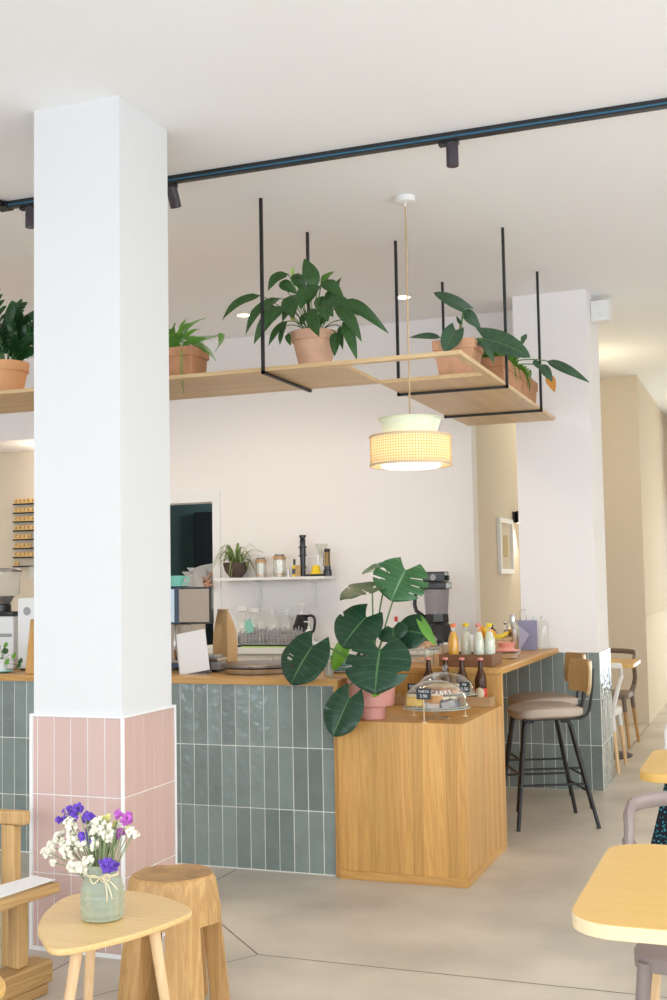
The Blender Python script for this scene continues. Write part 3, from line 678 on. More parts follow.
# ZZ plant, far left
c = Vector((-4.135, 5.62, SH)); zz = thing('potted_zz_plant', 'glossy dark green plant in an orange terracotta pot left of the column', 'potted plant', c)
zt = pot_round(zz, .128, .09, .215, 'terral', .055)
def zstem(tx, ty, tz, nl, w_, droop=.1, thick=.006):
    m = MB(); p0 = Vector((tx*.15, ty*.15, zt-.03)); p2 = Vector((tx, ty, tz)); p1 = Vector((tx*.35, ty*.35, zt+(tz-zt)*.75))
    pts = bez(p0, p1, p2, 12); m.tube(pts, [thick*(1-.06*i) for i in range(13)], 6)
    stem = m.build('stem', 'stem', zz, smooth=True); lm = MB()
    for k in range(nl):
        t_ = .28+.72*k/(nl-1); i = min(11, int(t_*12)); p = pts[i].lerp(pts[i+1], t_*12-i); tg = (pts[i+1]-pts[i]).normalized()
        sd = tg.cross(Vector((0, -1, .15))).normalized()
        for s_ in (-1, 1):
            d = (sd*s_+tg*.65).normalized(); L = .085*(1-.35*abs(t_-.55)) 
            leaf(lm, p, p+d*L, w_, up=(random.uniform(-.3,.3), -1, .5), sag=.08, shape='oval', fold=.12, n=5, mcount=2)
    leaf(lm, pts[-1], pts[-1]+(pts[-1]-pts[-2]).normalized()*.07, w_, up=(0,-1,.3), shape='oval', n=5, mcount=2)
    lm.build('leaflets', 'zz', stem, smooth=True)
for a in [(-.10,-.02,.64,9,.034),(.02,.08,.56,9,.034),(.10,-.05,.50,9,.04),(.17,.02,.45,9,.042),(.2,-.06,.36,8,.042),(.12,-.10,.38,8,.042),(.02,-.12,.40,8,.04),(.06,.0,.47,9,.042),(-.06,-.1,.44,9,.04),(-.18,.0,.5,9,.04),(-.2,-.05,.38,8,.04),(.16,.1,.40,8,.04),(.19,-.01,.30,7,.04)]: zstem(*a)
# fern in rectangular terracotta box
c = Vector((-2.945, 5.52, SH)); fe = thing('potted_fern', 'small bright fern in a square brown terracotta box right of the column', 'potted plant', c)
def boxpot(root, wx, wy, h, m, rim=.04, tap=.88, rw=.008):
    b = MB(); 
    def ring(sx, sy, z): return [(-wx/2*sx, -wy/2*sy, z), (wx/2*sx, -wy/2*sy, z), (wx/2*sx, wy/2*sy, z), (-wx/2*sx, wy/2*sy, z)]
    s2 = 1-rw/wx*2; s3 = 1-rw/wy*2
    R_ = [ring(tap, tap, 0), ring(s2-.01, s3-.01, h-rim), ring(1, 1, h-rim), ring(1, 1, h), ring(.90, 1-.1*wx/wy, h), ring(.88, 1-.12*wx/wy, h-.035)]
    vs_ = sum(R_, []); fs = [(3, 2, 1, 0)]
    for j in range(5):
        for i in range(4): fs.append((j*4+i, j*4+(i+1)%4, j*4+4+(i+1)%4, j*4+4+i))
    fs.append((20, 21, 22, 23)); b.add(vs_, fs); b.build('planter_box', m, root, bevel=.004)
    MB().box((-wx*.43, -wy/2+wx*.07, h-.036), (wx*.43, wy/2-wx*.07, h-.02)).build('soil', 'soil', root)
boxpot(fe, .26, .20, .17, 'terrad', .05, .86)
def frond(root, p0, p1, p2, L=.05, m='fern', n=19, nm='frond'):
    pts = bez(p0, p1, p2, n); mb = MB(); mb.tube(pts, .0018, 4)
    for k in range(2, n):
        tg = (pts[k]-pts[k-1]).normalized(); sd = tg.cross(Vector((0, -.9, .45))).normalized(); ll = L*math.sin(PI*min(1, .12+k/n*.95))**.7
        for s_ in (-1, 1): leaf(mb, pts[k], pts[k]+(sd*s_+tg*.35).normalized()*ll*.5, ll*.17+.002, up=(0, -.8, .5), shape='oval', fold=.05, n=3, mcount=1)
    mb.build(nm, m, root, smooth=True)
def fp(x, y, dy=0): return at(160+x/8.34, 300+y/8.34, 5.52+dy)-c
for a, b, t_, L in [((160,340),(210,200),(380,150),.055), ((150,330),(170,220),(222,150),.05), ((200,330),(330,330),(545,285),.05), ((290,360),(400,400),(465,505),.05), ((470,290),(560,280),(460,430),.05),
    ((120,330),(90,240),(60,250),.06), ((150,340),(110,250),(175,330),.06), ((180,380),(168,580),(200,790),.035), ((235,345),(330,380),(420,450),.05), ((120,330),(190,210),(260,190),.05), ((160,330),(240,260),(330,240),.045), ((90,330),(130,210),(120,190),.05), ((130,330),(160,330),(60,420),.05), ((200,350),(280,330),(300,380),.05), ((210,320),(300,300),(390,400),.055), ((100,350),(60,330),(75,400),.06),
    ((200,340),(250,250),(320,245),.04), ((160,330),(130,280),(70,300),.055), ((230,340),(300,350),(350,330),.05), ((120,340),(40,300),(0,360),.055), ((120,330),(20,240),(-60,300),.055), ((90,330),(0,300),(-40,420),.05), ((60,330),(60,200),(10,180),.055),
    ((210,330),(270,330),(330,370),.05), ((140,330),(160,290),(200,300),.05), ((240,345),(330,320),(400,330),.05), ((100,330),(140,350),(150,400),.045)]:
    frond(fe, fp(*a, -.115 if t_[1] > 700 else 0), fp(*b, -.15 if t_[1] > 700 else random.uniform(-.09, .05)), fp(*t_, -.13 if t_[1] > 700 else random.uniform(-.1, .05)), L*.8)
for k in range(20):
    a_ = random.uniform(PI*.05, PI*.95)*1.0; x_ = random.uniform(-.09, .09); R2 = random.uniform(.05, .10); h2 = random.uniform(.03, .11)
    frond(fe, (x_*.5, random.uniform(-.05, .03), .15), (x_+.02*math.cos(a_), random.uniform(-.06, .03), .17+h2), (x_+R2*math.cos(a_)*1.1, random.uniform(-.10, .04), .15+h2*random.uniform(.3, 1.0)), .034, n=14)
# philodendron in square pot
c = Vector((-1.575, 6.19, SH)); ph = thing('potted_philodendron', 'broad leaved philodendron in a square tapered terracotta pot behind the shelf opening', 'potted plant', c)
boxpot(ph, .235, .235, .215, 'terra', .055, .72)
def pp(x, y, dy=0): return at(400+x/3.335, 280+y/3.335, 6.19+dy)-c
stt = MB()
for b, t_, w_, dy, up, fold, mm, shp in [((215,95),(112,42),46,0,(0,-1,.35),.12,'phil','heart'), ((212,100),(270,165),44,.02,(0,-1,.2),.12,'phil','lance'), ((185,168),(148,240),72,-.12,(.2,-1,.2),.05,'phil','heart'),
     ((135,192),(30,193),30,-.05,(0,-.9,.5),.12,'phil','lance'), ((278,195),(435,258),92,.0,(0,-.85,.5),.06,'phil','heart'), ((275,200),(315,280),30,-.06,(.5,-1,0),.1,'phil','lance'), ((408,205),(422,180),22,.1,(0,-1,.2),.1,'phil','lance'), ((205,150),(188,120),12,0,(0,-1,0),.4,'mon','lance')]:
    B, T = pp(*b, dy), pp(*t_, dy*1.3); m = MB(); leaf(m, B, T, w_/3.335/178, up=up, sag=.07, fold=fold, shape=shp, n=12, mcount=5); m.build('leaf', mm, ph, smooth=True)
    stt.tube(bez((0, 0, .17), (B+Vector((0, 0, .17)))/2+Vector((0, 0, .04)), B, 7), .0045, 6)
stt.build('stems', 'stem', ph, smooth=True)
for x, y in ((200, 155), (208, 165), (197, 175)):
    m = MB(); leaf(m, pp(200, 185), pp(x, y-10), .014, up=(0,-1,0), fold=.5); m.build('bud_sheath', 'terrad', ph, smooth=True)
# moss box
c = Vector((-1.455, 6.93, SH)); mo = thing('mossy_planter_box', 'long terracotta planter box with moss and trailing leaves at the end of the shelf', 'planter box', c)
boxpot(mo, .17, 1.02, .165, 'terrad', .055, .9, .006)
def mp_(x, y, Y): return at(400+x/3.335, 280+y/3.335, Y)-c
mb = MB()
for i in range(900):
    x, y = random.uniform(-.08, .08), random.uniform(-.49, .3); p = Vector((x, y, .15+random.uniform(.0, .045)+(random.uniform(0, .07) if y < -.05 else 0)))
    d = Vector((random.uniform(-1, 1), random.uniform(-1, 1), random.uniform(.3, 1.4))).normalized(); leaf(mb, p, p+d*.035, .014, up=(random.uniform(-1,1), -1, .5), shape='oval', n=3, mcount=1)
tag(mb.build('moss', 'moss', mo, smooth=True), kind='stuff')
for k in range(9):
    y = random.uniform(-.40, .2); L = random.uniform(.05, .12)
    frond(mo, (.06, y, .17), (.11, y-.02, .19), (.105+random.uniform(0,.015), y-.03, .15-L), .022, 'moss', 9, 'trailing_stem')
for b, t_, w_, Y, up, fold, mm in [((490,270),(632,342),40,7.15,(0,-.95,.4),.12,'phil'), ((470,282),(508,340),38,6.95,(.3,-1,.2),.1,'phil'), ((492,318),(516,375),36,7.0,(.3,-1,.1),.3,'oleaf'), ((405,215),(420,183),16,6.8,(0,-1,0),.2,'phil'), ((445,268),(470,300),20,6.7,(0,-1,.3),.2,'phil')]:
    m = MB(); leaf(m, mp_(*b, Y), mp_(*t_, Y), w_/3.335/165, up=up, sag=.06, fold=fold, shape='lance', n=10); m.build('leaf', mm, mo, smooth=True)
MB().tube(bez((.02, -.2, .15), (.05, -.0, .26), mp_(490, 270, 7.15), 8), .004, 6).tube(bez((.02, -.2, .15), (.05, -.1, .2), mp_(470, 282, 6.95), 8), .004, 6).build('stems', 'stem', mo, smooth=True)

# ------------------------------------------------------------------ monstera on the display box
c = Vector((-1.862, 5.435, .745)); mn = thing('potted_monstera', 'large monstera with split leaves in a pink pot on the pine display box', 'potted plant', c)
MB().lathe([(.062, 0), (.066, .004), (.070, .060), (.107, .066), (.113, .074), (.119, .186), (.115, .190), (.109, .186), (.106, .165), (.0001, .165)], n=48).build('pot', 'pinkpot', mn, smooth='auto')
MB().lathe([(.0001, .175), (.107, .172)], n=28, cap0=False, cap1=False).build('soil', 'soil', mn)
def np_(x, y, dy=0): return at(320+x/5, 540+y/5, 5.435+dy)-c
K = 5*181.
SP = [(.24, .38), (.42, .42), (.62, .5)]
stt = MB()
for nm, b, t_, w_, dy, dt, up, sl, sr, sg, fold, mm in [
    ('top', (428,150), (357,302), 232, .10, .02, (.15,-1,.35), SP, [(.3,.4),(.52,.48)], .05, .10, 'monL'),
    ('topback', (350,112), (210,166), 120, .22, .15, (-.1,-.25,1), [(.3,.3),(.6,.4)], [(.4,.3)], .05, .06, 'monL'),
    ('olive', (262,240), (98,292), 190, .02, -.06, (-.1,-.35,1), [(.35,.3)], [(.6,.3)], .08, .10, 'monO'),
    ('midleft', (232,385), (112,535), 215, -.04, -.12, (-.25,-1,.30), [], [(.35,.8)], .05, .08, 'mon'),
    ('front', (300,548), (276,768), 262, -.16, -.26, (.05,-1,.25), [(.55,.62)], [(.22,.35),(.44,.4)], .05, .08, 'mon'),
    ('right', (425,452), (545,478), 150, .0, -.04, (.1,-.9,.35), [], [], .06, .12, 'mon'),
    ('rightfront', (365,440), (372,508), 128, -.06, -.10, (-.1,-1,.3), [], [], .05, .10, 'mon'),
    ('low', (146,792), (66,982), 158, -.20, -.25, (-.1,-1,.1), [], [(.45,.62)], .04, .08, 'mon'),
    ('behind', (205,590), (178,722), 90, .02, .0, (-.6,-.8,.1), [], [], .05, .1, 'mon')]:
    B, T = np_(*b, dy), np_(*t_, dt); m = MB(); monstera(m, B, T, w_/K, up, sl, sr, sg, fold); o = m.build('leaf', mm, mn, smooth=True)
    q = Vector((random.uniform(-.03, .03), random.uniform(-.03, .03), .17)); mid = (q+B)/2+Vector((0, 0, .10 if B.z > .3 else .06)); mid.y -= .02
    if nm == 'low': mid = Vector((-.10, -.12, .22))
    stt.tube(bez(q, mid, B, 10), [.0055-.0002*i for i in range(11)], 7)
# the big leaf that hangs out to the left
B, T = np_(-35, 528, -.12), np_(-146, 722, -.2); m = MB(); monstera(m, B, T, 205/K, (-.15, -1, .25), [], [], .05, .08, holes=[(.62, .30, .10), (.42, .55, .12), (.50, .58, .1)]); m.build('leaf', 'mon', mn, smooth=True)
stt.tube(bez((-.02, -.02, .17), np_(120, 520, -.08), B, 10), .0048, 7)
for b, t_, w_, dy, mm in [((510,412),(578,525),46,-.02,'fern'), ((128,520),(66,655),78,-.02,'monG'), ((285,765),(262,785),34,-.14,'monG'), ((330,600),(300,640),30,-.1,'monG')]:
    m = MB(); leaf(m, np_(*b, dy), np_(*t_, dy-.03), w_/K, up=(0, -1, .2), sag=.05, shape='heart', fold=.1, n=12, mcount=4); m.build('leaf', mm, mn, smooth=True)
stt.tube(bez((0, 0, .17), np_(250, 480, -.03), np_(128, 520, -.02), 8), .003, 6); stt.tube(bez((0, 0, .17), np_(430, 440, 0), np_(510, 412, -.02), 8), .003, 6)
for k in range(7): stt.tube(bez((random.uniform(-.05,.05), random.uniform(-.05,.05), .17), (random.uniform(-.06,.06), -.05, .25), (random.uniform(-.08,.09), -.07, .2), 6), .003, 5)
stt.build('stems', 'stem', mn, smooth=True)

# ------------------------------------------------------------------ bottles and glassware builders
def beer_bottle(loc, label, full=True, lab='red', gl='beer'):
    o = thing('beer_bottle', label, 'bottle', loc, 0, 'beer bottles behind the light wooden rail')
    MB().lathe([(.0001, 0), (.029, .0), (.031, .006), (.031, .125), (.028, .145), (.016, .180), (.0135, .195), (.0125, .228), (.0145, .230), (.0145, .238), (.012, .24), (.0001, .24)], n=24, cap0=False, cap1=False).build('bottle_body', gl, o, smooth='auto')
    MB().lathe([(.0155, .232), (.0155, .240), (.013, .244), (.0001, .245)], n=20, cap1=False).build('cap', 'capR', o, smooth='auto')
    if lab:
        MB().lathe([(.0316, .022), (.0316, .085)], n=24, cap0=False, cap1=False).build('label', lab, o, smooth=True)
        e = MB(); r = .0325; vs_ = []
        for i in range(13):
            a = -.80+1.6*i/12; h = .030*math.sqrt(max(0, 1-(a/.80)**2)); vs_ += [(r*math.sin(a), -r*math.cos(a), .060-h), (r*math.sin(a), -r*math.cos(a), .060+h)]
        e.add(vs_, [(2*i, 2*i+2, 2*i+3, 2*i+1) for i in range(12)]); e.build('oval_badge', 'labelc', o)
    return o
def drink_bottle(loc, label, liquid, cap, r=.030, h=.185, group='clear swing bottles of juice behind the brown crate'):
    o = thing('juice_bottle', label, 'bottle', loc, 0, group)
    prof = [(r*.9, .0), (r, .008), (r, h*.52), (r*.85, h*.64), (r*.5, h*.78), (r*.42, h*.86), (r*.42, h*.93)]
    MB().lathe(prof, n=24, cap1=False).build('bottle_body', 'glass', o, smooth='auto')
    f = [(a*.9, b+.003) for a, b in prof[:5]]; MB().lathe(f, n=20).build('liquid', liquid, o, smooth='auto')
    MB().lathe([(r*.5, h*.91), (r*.53, h*.92), (r*.53, h*.99), (r*.45, h), (.0001, h)], n=20, cap1=False).build('cap', cap, o, smooth='auto')
    return o
# ------------------------------------------------------------------ display box: cake domes, tags, rail, beer
def cake_stand(loc, label, rp, hp, rd, hd, sc='cake stands with glass domes'):
    o = thing('cake_stand', label, 'cake stand', loc, 0, sc)
    MB().lathe([(rp*.42, .001), (rp*.40, .006), (.018, .012), (.010, .02), (.010, hp-.014), (.03, hp-.006), (rp, hp-.002)], n=40, cap0=False, cap1=False).build('glass_stand', 'glassd', o, smooth='auto')
    MB().tube([(rp*math.cos(2*PI*i/48), rp*math.sin(2*PI*i/48), hp) for i in range(48)], .0028, 6, closed=True).build('plate_rim', 'rimg', o, smooth=True)
    prof = [(rd*math.cos(a), hp+.006+hd*math.sin(a)**.85) for a in [PI/2*i/12 for i in range(12)]]+[(.014, hp+.006+hd)]
    d = MB().lathe(prof, n=44, cap0=False, cap1=False).build('glass_dome', 'glassd', o, smooth=True)
    MB().tube([(rd*math.cos(2*PI*i/48), rd*math.sin(2*PI*i/48), hp+.007) for i in range(48)], .0022, 6, closed=True).build('dome_rim', 'rimg', d, smooth=True)
    MB().lathe([(.012, hp+hd+.004), (.010, hp+hd+.012), (.019, hp+hd+.026), (.017, hp+hd+.038), (.0001, hp+hd+.042)], n=20, cap1=False).build('dome_knob', 'glassd', d, smooth=True)
    return o, d
st1, d1 = cake_stand((-1.555, 5.50, .745), 'front glass cake stand on the pine box with its dome over three cakes', .165, .055, .155, .125)
w_ = MB()
for k, chx in enumerate('CAKES'):
    a = math.radians(-90+(k-1.6)*9.5+24); rr = .157*math.cos(.58); zz_ = .061+.125*math.sin(.58)**.85
    tx = text('dome_lettering', chx, .028, 'chalk', d1, (rr*math.cos(a), rr*math.sin(a), zz_), (math.radians(62), 0, a+PI/2))
st2, d2 = cake_stand((-1.605, 5.86, .745), 'taller glass cake stand standing behind the front one, with a pie under its dome', .160, .085, .150, .105)
def cake(name, label, loc, kind, rz=0):
    o = thing(name, label, 'cake', loc, rz)
    if kind == 'sponge':
        MB().box((-.038, -.03, 0), (.038, .03, .045)).build('cake_body', 'sponge', o, bevel=.006)
        MB().box((-.038, -.03, .046), (.038, .03, .054)).build('glaze', 'icing', o, bevel=.003)
    if kind == 'choc':
        MB().box((-.048, -.035, 0), (.048, .035, .034)).build('cake_body', 'choc', o, bevel=.006); m = MB()
        for i in range(9): m.ball((random.uniform(-.036,.036), random.uniform(-.024,.024), .042), random.uniform(.008, .012), 8, 5, sz=.7)
        m.build('nut_topping', 'icing', o, smooth=True)
    if kind == 'bun':
        MB().lathe([(.03, 0), (.042, .008), (.046, .022), (.038, .040), (.018, .050), (.0001, .052)], n=22, cap1=False).build('bun', 'pastry', o, smooth=True)
        MB().lathe([(.030, .043), (.018, .0515), (.0001, .054)], n=22, cap0=False, cap1=False).build('glaze', 'icing', o, smooth=True)
    if kind == 'pie':
        MB().lathe([(.085, 0), (.105, .03), (.108, .034), (.098, .034), (.0001, .032)], n=36, cap1=False).build('crust', 'pastry', o, smooth='auto')
        m = MB()
        for i in range(-3, 4): m.box((-.09, i*.026-.004, .033), (.09, i*.026+.004, .038)); 
        m.build('lattice', 'icing', o, bevel=.002)
    return o
z1 = .745+.060
cake('sponge_cake', 'pale yellow sponge slice at the left under the front glass dome', (-1.655, 5.49, z1), 'sponge')
cake('chocolate_cake', 'dark chocolate cake with nut pieces at the right under the front glass dome', (-1.475, 5.47, z1), 'choc', .2)
cake('iced_bun', 'golden iced bun in the middle under the front glass dome', (-1.565, 5.545, z1), 'bun')
cake('lattice_pie', 'golden lattice pie under the rear glass dome on the pine box', (-1.605, 5.86, .745+.09), 'pie')
def price_tag(loc, zc, label, l1, l2, rz=0., tw=.072, th_=.05):
    o = thing('price_tag', label, 'price tag', loc, rz, 'black chalkboard price tags')
    MB().lathe([(.014, 0), (.014, .004), (.0022, .006), (.0022, zc)], n=10).build('stick', 'stick', o)
    b = MB().box((-tw/2, -.003, zc-th_/2), (tw/2, .003, zc+th_/2)).build('slate', 'slate', o, bevel=.001); b.rotation_euler = (0, 0, 0)
    if l1: text('tag_lettering', l1, .017, 'chalk', b, (0, -.0036, zc+.011))
    if l2: text('tag_lettering', l2, .022, 'chalk', b, (0, -.0036, zc-.010))
    return o
for px_, ty_, Y_, lb, l1_, l2_, tw_ in ((423.6, 694, 5.325, 'chalkboard price tag standing in front of the front glass cake dome', 'TARTA', '3.90', .070), (413.4, 688.5, 5.60, 'chalkboard price tag half hidden left of the front glass dome', 'BIZC.', '2.50', .060), (464.6, 687, 5.62, 'chalkboard price tag right of the glass domes beside the labelled beer bottle', 'PIE', '3.50', .052)):
    p = at(px_, ty_, Y_); price_tag((p.x, Y_, .745), p.z-.745, lb, l1_, l2_, tw=tw_)
rl = thing('wooden_rail', 'low light brown wooden crate edge holding the beer bottles on the display box', 'wooden crate', (-1.62, 6.06, .745))
MB().box((-.32, -.045, 0), (.215, -.03, .052)).build('front_board', 'crateL', rl, bevel=.002)
MB().box((.20, -.0295, 0), (.215, .07, .052)).build('side_board', 'crateL', rl, bevel=.002); MB().box((-.32, -.0295, 0), (-.305, .07, .052)).build('side_board', 'crateL', rl, bevel=.002)
MB().box((-.305, -.03, 0), (.20, .07, .008)).build('bottom_board', 'crateL', rl)
for x_, lb, lab, gl in ((481, 'brown beer bottle with a red label and cream oval badge, rightmost of its row', 'red', 'beer'), (462.5, 'brown beer bottle seen over the rear cake dome, next to the red labelled one', None, 'beer'), (446, 'brown beer bottle behind the glass dome knob, third from the right', None, 'beer'), (429, 'brown beer bottle right of the monstera pot, leftmost of its row', None, 'beer')):
    p = at(x_, 690, 6.085); beer_bottle((p.x, 6.085, .754), lb, lab=lab, gl=gl)
# ------------------------------------------------------------------ on the bar top
BT = .941
p0, p1 = at(440, 660, 6.22), at(498.5, 660, 6.22)
cr = thing('bottle_crate', 'dark brown wooden crate of juice bottles on the near end of the bar', 'crate', (p0.x, 6.2, BT)); W = p1.x-p0.x-.03
MB().box((0, 0, 0), (W, .014, .066)).build('front_board', 'crate', cr, bevel=.002); MB().box((0, .22, 0), (W, .234, .066)).build('back_board', 'crate', cr, bevel=.002)
MB().box((0, .0145, 0), (.014, .2195, .066)).build('side_board', 'crate', cr, bevel=.002); MB().box((W-.014, .0145, 0), (W, .2195, .066)).build('side_board', 'crate', cr, bevel=.002)
MB().box((.0145, .0145, 0), (W-.0145, .2195, .008)).build('bottom_board', 'crate', cr)
for x_, Y, liq, cap, lb in ((453.3, 6.27, 'oj', 'capO', 'bottle of orange juice with an orange cap, leftmost in the brown crate'), (466, 6.33, 'lemon', 'capY', 'yellow capped bottle of cloudy drink beside the orange juice'), (478.6, 6.27, 'lemon', 'capR', 'salmon capped bottle of cloudy drink in the middle of the brown crate'), (489.5, 6.30, 'lemon', 'capY', 'yellow capped bottle of cloudy drink, rightmost in the brown crate')):
    p = at(x_, 640, Y); drink_bottle((p.x, Y, BT+.009), lb, liq, cap, .031, .222)
p = at(418, 652, 6.5); stb, db = cake_stand((p.x, 6.5, BT), 'glass cake stand full of croissants on the bar behind the monstera', .135, .075, .125, .10)
for k, (dx, dy, rz) in enumerate(((-.06, -.03, .3), (.02, -.05, -.4), (.06, .03, 1.0), (-.02, .05, .1))):
    o = thing('croissant', ['golden croissant nearest the monstera leaf on the glass stand', 'golden croissant at the front of the glass stand on the bar', 'golden croissant at the right of the glass stand on the bar', 'golden croissant at the back of the glass stand on the bar'][k], 'croissant', (p.x+dx, 6.5+dy, BT+.082), rz, 'croissants on the bar')
    MB().tube([(.045*math.cos(a)*1.1, .03*math.sin(a), .016) for a in [PI*i/10 for i in range(11)]], [.006+.014*math.sin(PI*i/10)*(1+.12*(i % 2)) for i in range(11)], 10).build('crescent', 'pastry', o, smooth=True)
q = at(440, 640, 6.42); price_tag((q.x, 6.42, BT), .115, 'small chalkboard price tag on the bar between croissants and orange juice', '', '1.80', tw=.036, th_=.036)
q = at(441, 660, 6.26); gj = thing('glass_jar', 'empty drinking glass on the bar left of the brown crate', 'glass', (q.x-.06, 6.235, BT))
MB().lathe([(.0001, .004), (.022, .004), (.022, 0), (.026, .01), (.031, .085), (.029, .085), (.023, .012)], n=22, cap0=False, cap1=False).build('glass_body', 'glassd', gj, smooth='auto')
# fruit, bowl, cup
def bowl(name, label, cat, loc, r, h, m, th=.006, foot=.4, group=None):
    o = thing(name, label, cat, loc, 0, group)
    MB().lathe([(r*foot, 0), (r*foot*1.05, h*.08), (r*.75, h*.42), (r, h), (r-th, h), (r*.72-th, h*.45), (r*foot*.9, h*.14), (.0001, h*.12)], n=36, cap1=False).build('bowl_body', m, o, smooth='auto'); return o
p = at(452, 650, 6.85); bowl('mixing_bowl', 'cream bowl on the bar behind the orange juice bottle', 'bowl', (p.x, 6.85, BT), .10, .09, 'cream')
p = at(473, 650, 7.0); cp = thing('paper_cup', 'white cup on the bar between the orange fruit and the juice bottles', 'cup', (p.x, 7.0, BT))
MB().lathe([(.03, 0), (.042, .13), (.039, .13), (.027, .005), (.0001, .004)], n=24, cap1=False).build('cup_body', 'white', cp, smooth='auto')
bk = at(492, 650, 7.32)
b_ = thing('fruit_basket', 'round wicker basket of oranges and bananas on the bar', 'basket', (bk.x, 7.32, BT))
MB().lathe([(.08, 0), (.10, .03), (.125, .09), (.12, .092), (.095, .035), (.0001, .008)], n=32, cap1=False).build('basket_body', 'wicker', b_, smooth='auto')
MB().tube([(.123*math.cos(2*PI*i/36), .123*math.sin(2*PI*i/36), .092) for i in range(36)], .007, 6, closed=True).build('rim', 'wicker', b_, smooth=True)
OR = [(-.055, -.02, .075, 'left'), (-.02, .055, .08, 'back'), (.0, -.03, .10, 'top'), (-.07, .04, .115, 'upper left')]
for x, y, z, nm in OR:
    o = MB().ball((0, 0, 0), .036, 18, 12).build('orange', 'orange', smooth=True, loc=(bk.x+x, 7.32+y, BT+z+.02)); tag(o, 'orange fruit at the %s of the wicker basket' % nm, 'orange', 'oranges in the wicker basket')
    MB().lathe([(.0001, .037), (.004, .0355)], n=8, cap0=False).build('stem_scar', 'stem', o)
for k in range(3):
    pts = [(.075*math.cos(a), .0, .075*math.sin(a)) for a in [PI*(.12+.76*i/9) for i in range(10)]]
    o = MB().tube([(x, y, -z) for x, y, z in pts], [.006, .012, .016, .018, .018, .018, .018, .016, .011, .005], 8).build('banana', 'banana', smooth='auto', loc=(bk.x+.045, 7.255+k*.034, BT+.178)); o.rotation_euler = (.1*k-.1, .25, .25)
    tag(o, ['front banana lying on the wicker fruit basket', 'middle banana lying on the wicker fruit basket', 'rear banana lying on the wicker fruit basket'][k], 'banana', 'bananas in the wicker basket')
# coral bowl on saucer over glass box
p = at(506.5, 652, 6.85)
gt = thing('glass_box', 'low clear glass container under the coral dish on the bar', 'glass container', (p.x, 6.85, BT)); MB().box((-.07, -.06, 0), (.07, .06, .035)).build('glass_body', 'glassd', gt, bevel=.01, seg=3)
MB().box((-.072, -.062, .0355), (.072, .062, .04)).build('lid', 'glassd', gt, bevel=.002)
o = thing('saucer', 'flat coral saucer on the glass container on the bar', 'saucer', (p.x, 6.85, BT+.0405)); MB().lathe([(.045, 0), (.085, .008), (.084, .011), (.0001, .005)], n=32, cap1=False).build('plate', 'pinkc', o, smooth='auto')
o = bowl('coral_bowl', 'coral pink rounded bowl on the coral saucer on the bar', 'bowl', (p.x, 6.85, BT+.0465), .058, .05, 'pinkc', foot=.85)
p = at(491, 655, 6.72); o = thing('metal_jigger', 'small steel cup on the bar right of the juice crate', 'cup', (p.x+.05, 6.62, BT)); MB().lathe([(.018, 0), (.022, .035), (.020, .035), (.0001, .004)], n=20, cap1=False).build('cup_body', 'steel', o, smooth='auto')
# shaker, kettle, folded menus, napkin holder, glass bottle, small tools
p = at(513.5, 650, 7.46); sk = thing('cocktail_shaker', 'tall steel cocktail shaker on the bar in front of the corridor', 'shaker', (p.x, 7.46, BT))
MB().lathe([(.030, 0), (.033, .005), (.043, .14), (.044, .15), (.040, .155), (.028, .195), (.0001, .2)], n=28, cap1=False).build('shaker_body', 'steel', sk, smooth='auto')
MB().lathe([(.020, .196), (.020, .235), (.015, .245), (.0001, .246)], n=20, cap1=False).build('shaker_cap', 'steel', sk, smooth='auto')
p = at(505.5, 650, 7.7); sk = thing('steel_jug', 'slim steel jug with a ball knob left of the cocktail shaker', 'jug', (p.x, 7.72, BT))
MB().lathe([(.022, 0), (.020, .1), (.010, .15), (.005, .155), (.005, .17), (.0001, .171)], n=20, cap1=False).ball((0, 0, .178), .014, 12, 8).build('jug_body', 'steel', sk, smooth='auto')
p = at(491, 648, 7.62); sk = thing('gooseneck_kettle', 'black lidded steel kettle on the bar behind the fruit', 'kettle', (p.x, 7.66, BT))
MB().lathe([(.05, 0), (.052, .005), (.042, .11), (.035, .12), (.0001, .125)], n=26, cap1=False).build('kettle_body', 'steel', sk, smooth='auto')
MB().lathe([(.03, .124), (.02, .14), (.008, .145), (.008, .155), (.014, .165), (.0001, .172)], n=18, cap1=False).build('lid', 'blackp', sk, smooth='auto')
MB().tube(bez((.04, 0, .03), (.10, 0, .02), (.085, 0, .10), 8)+bez((.085, 0, .10), (.08, 0, .14), (.105, 0, .145), 5)[1:], .006, 7).build('spout', 'steel', sk, smooth=True)
MB().tube(bez((-.045, 0, .10), (-.10, 0, .12), (-.05, 0, .03), 8), .006, 7).build('handle', 'blackp', sk, smooth=True)
p = at(526, 646, 7.72); mh = thing('menu_holder', 'upright lavender card holder with a folded lavender menu leaning on it on the bar', 'menu holder', (p.x, 7.68, BT))
MB().box((-.055, -.012, 0), (.085, .012, .195)).build('upright_card', 'lav', mh, bevel=.001)
m = MB(); m.add([(-.155, -.05, 0), (-.02, -.075, .0), (-.03, -.06, .0), (.045, -.055, .105), (-.045, -.04, .175)], [(0, 1, 4), (1, 3, 4)]); m.build('folded_menu', 'lavL', mh, recalc=False, solid=.003)
MB().tube([(-.03, .02, 0), (-.03, .02, .25), (-.022, .02, .262), (0, .02, .266), (.022-.012, .02, .262), (.012, .02, .25), (.012, .02, 0)], .003, 6).build('wire_loop', 'steel', mh, smooth=True)
p = at(534.5, 648, 7.80); sk = thing('small_vial', 'tiny pale blue bottle on the bar peeking over the lavender card', 'bottle', (p.x, 7.79, BT)); MB().lathe([(.014, 0), (.014, .18), (.006, .195), (.006, .215), (.0001, .216)], n=14, cap1=False).build('vial_body', 'bluew', sk, smooth='auto')
p = at(544.5, 648, 7.8); wb = thing('water_bottle', 'clear glass water bottle at the far end of the bar against the pillar', 'bottle', (p.x, 7.78, BT))
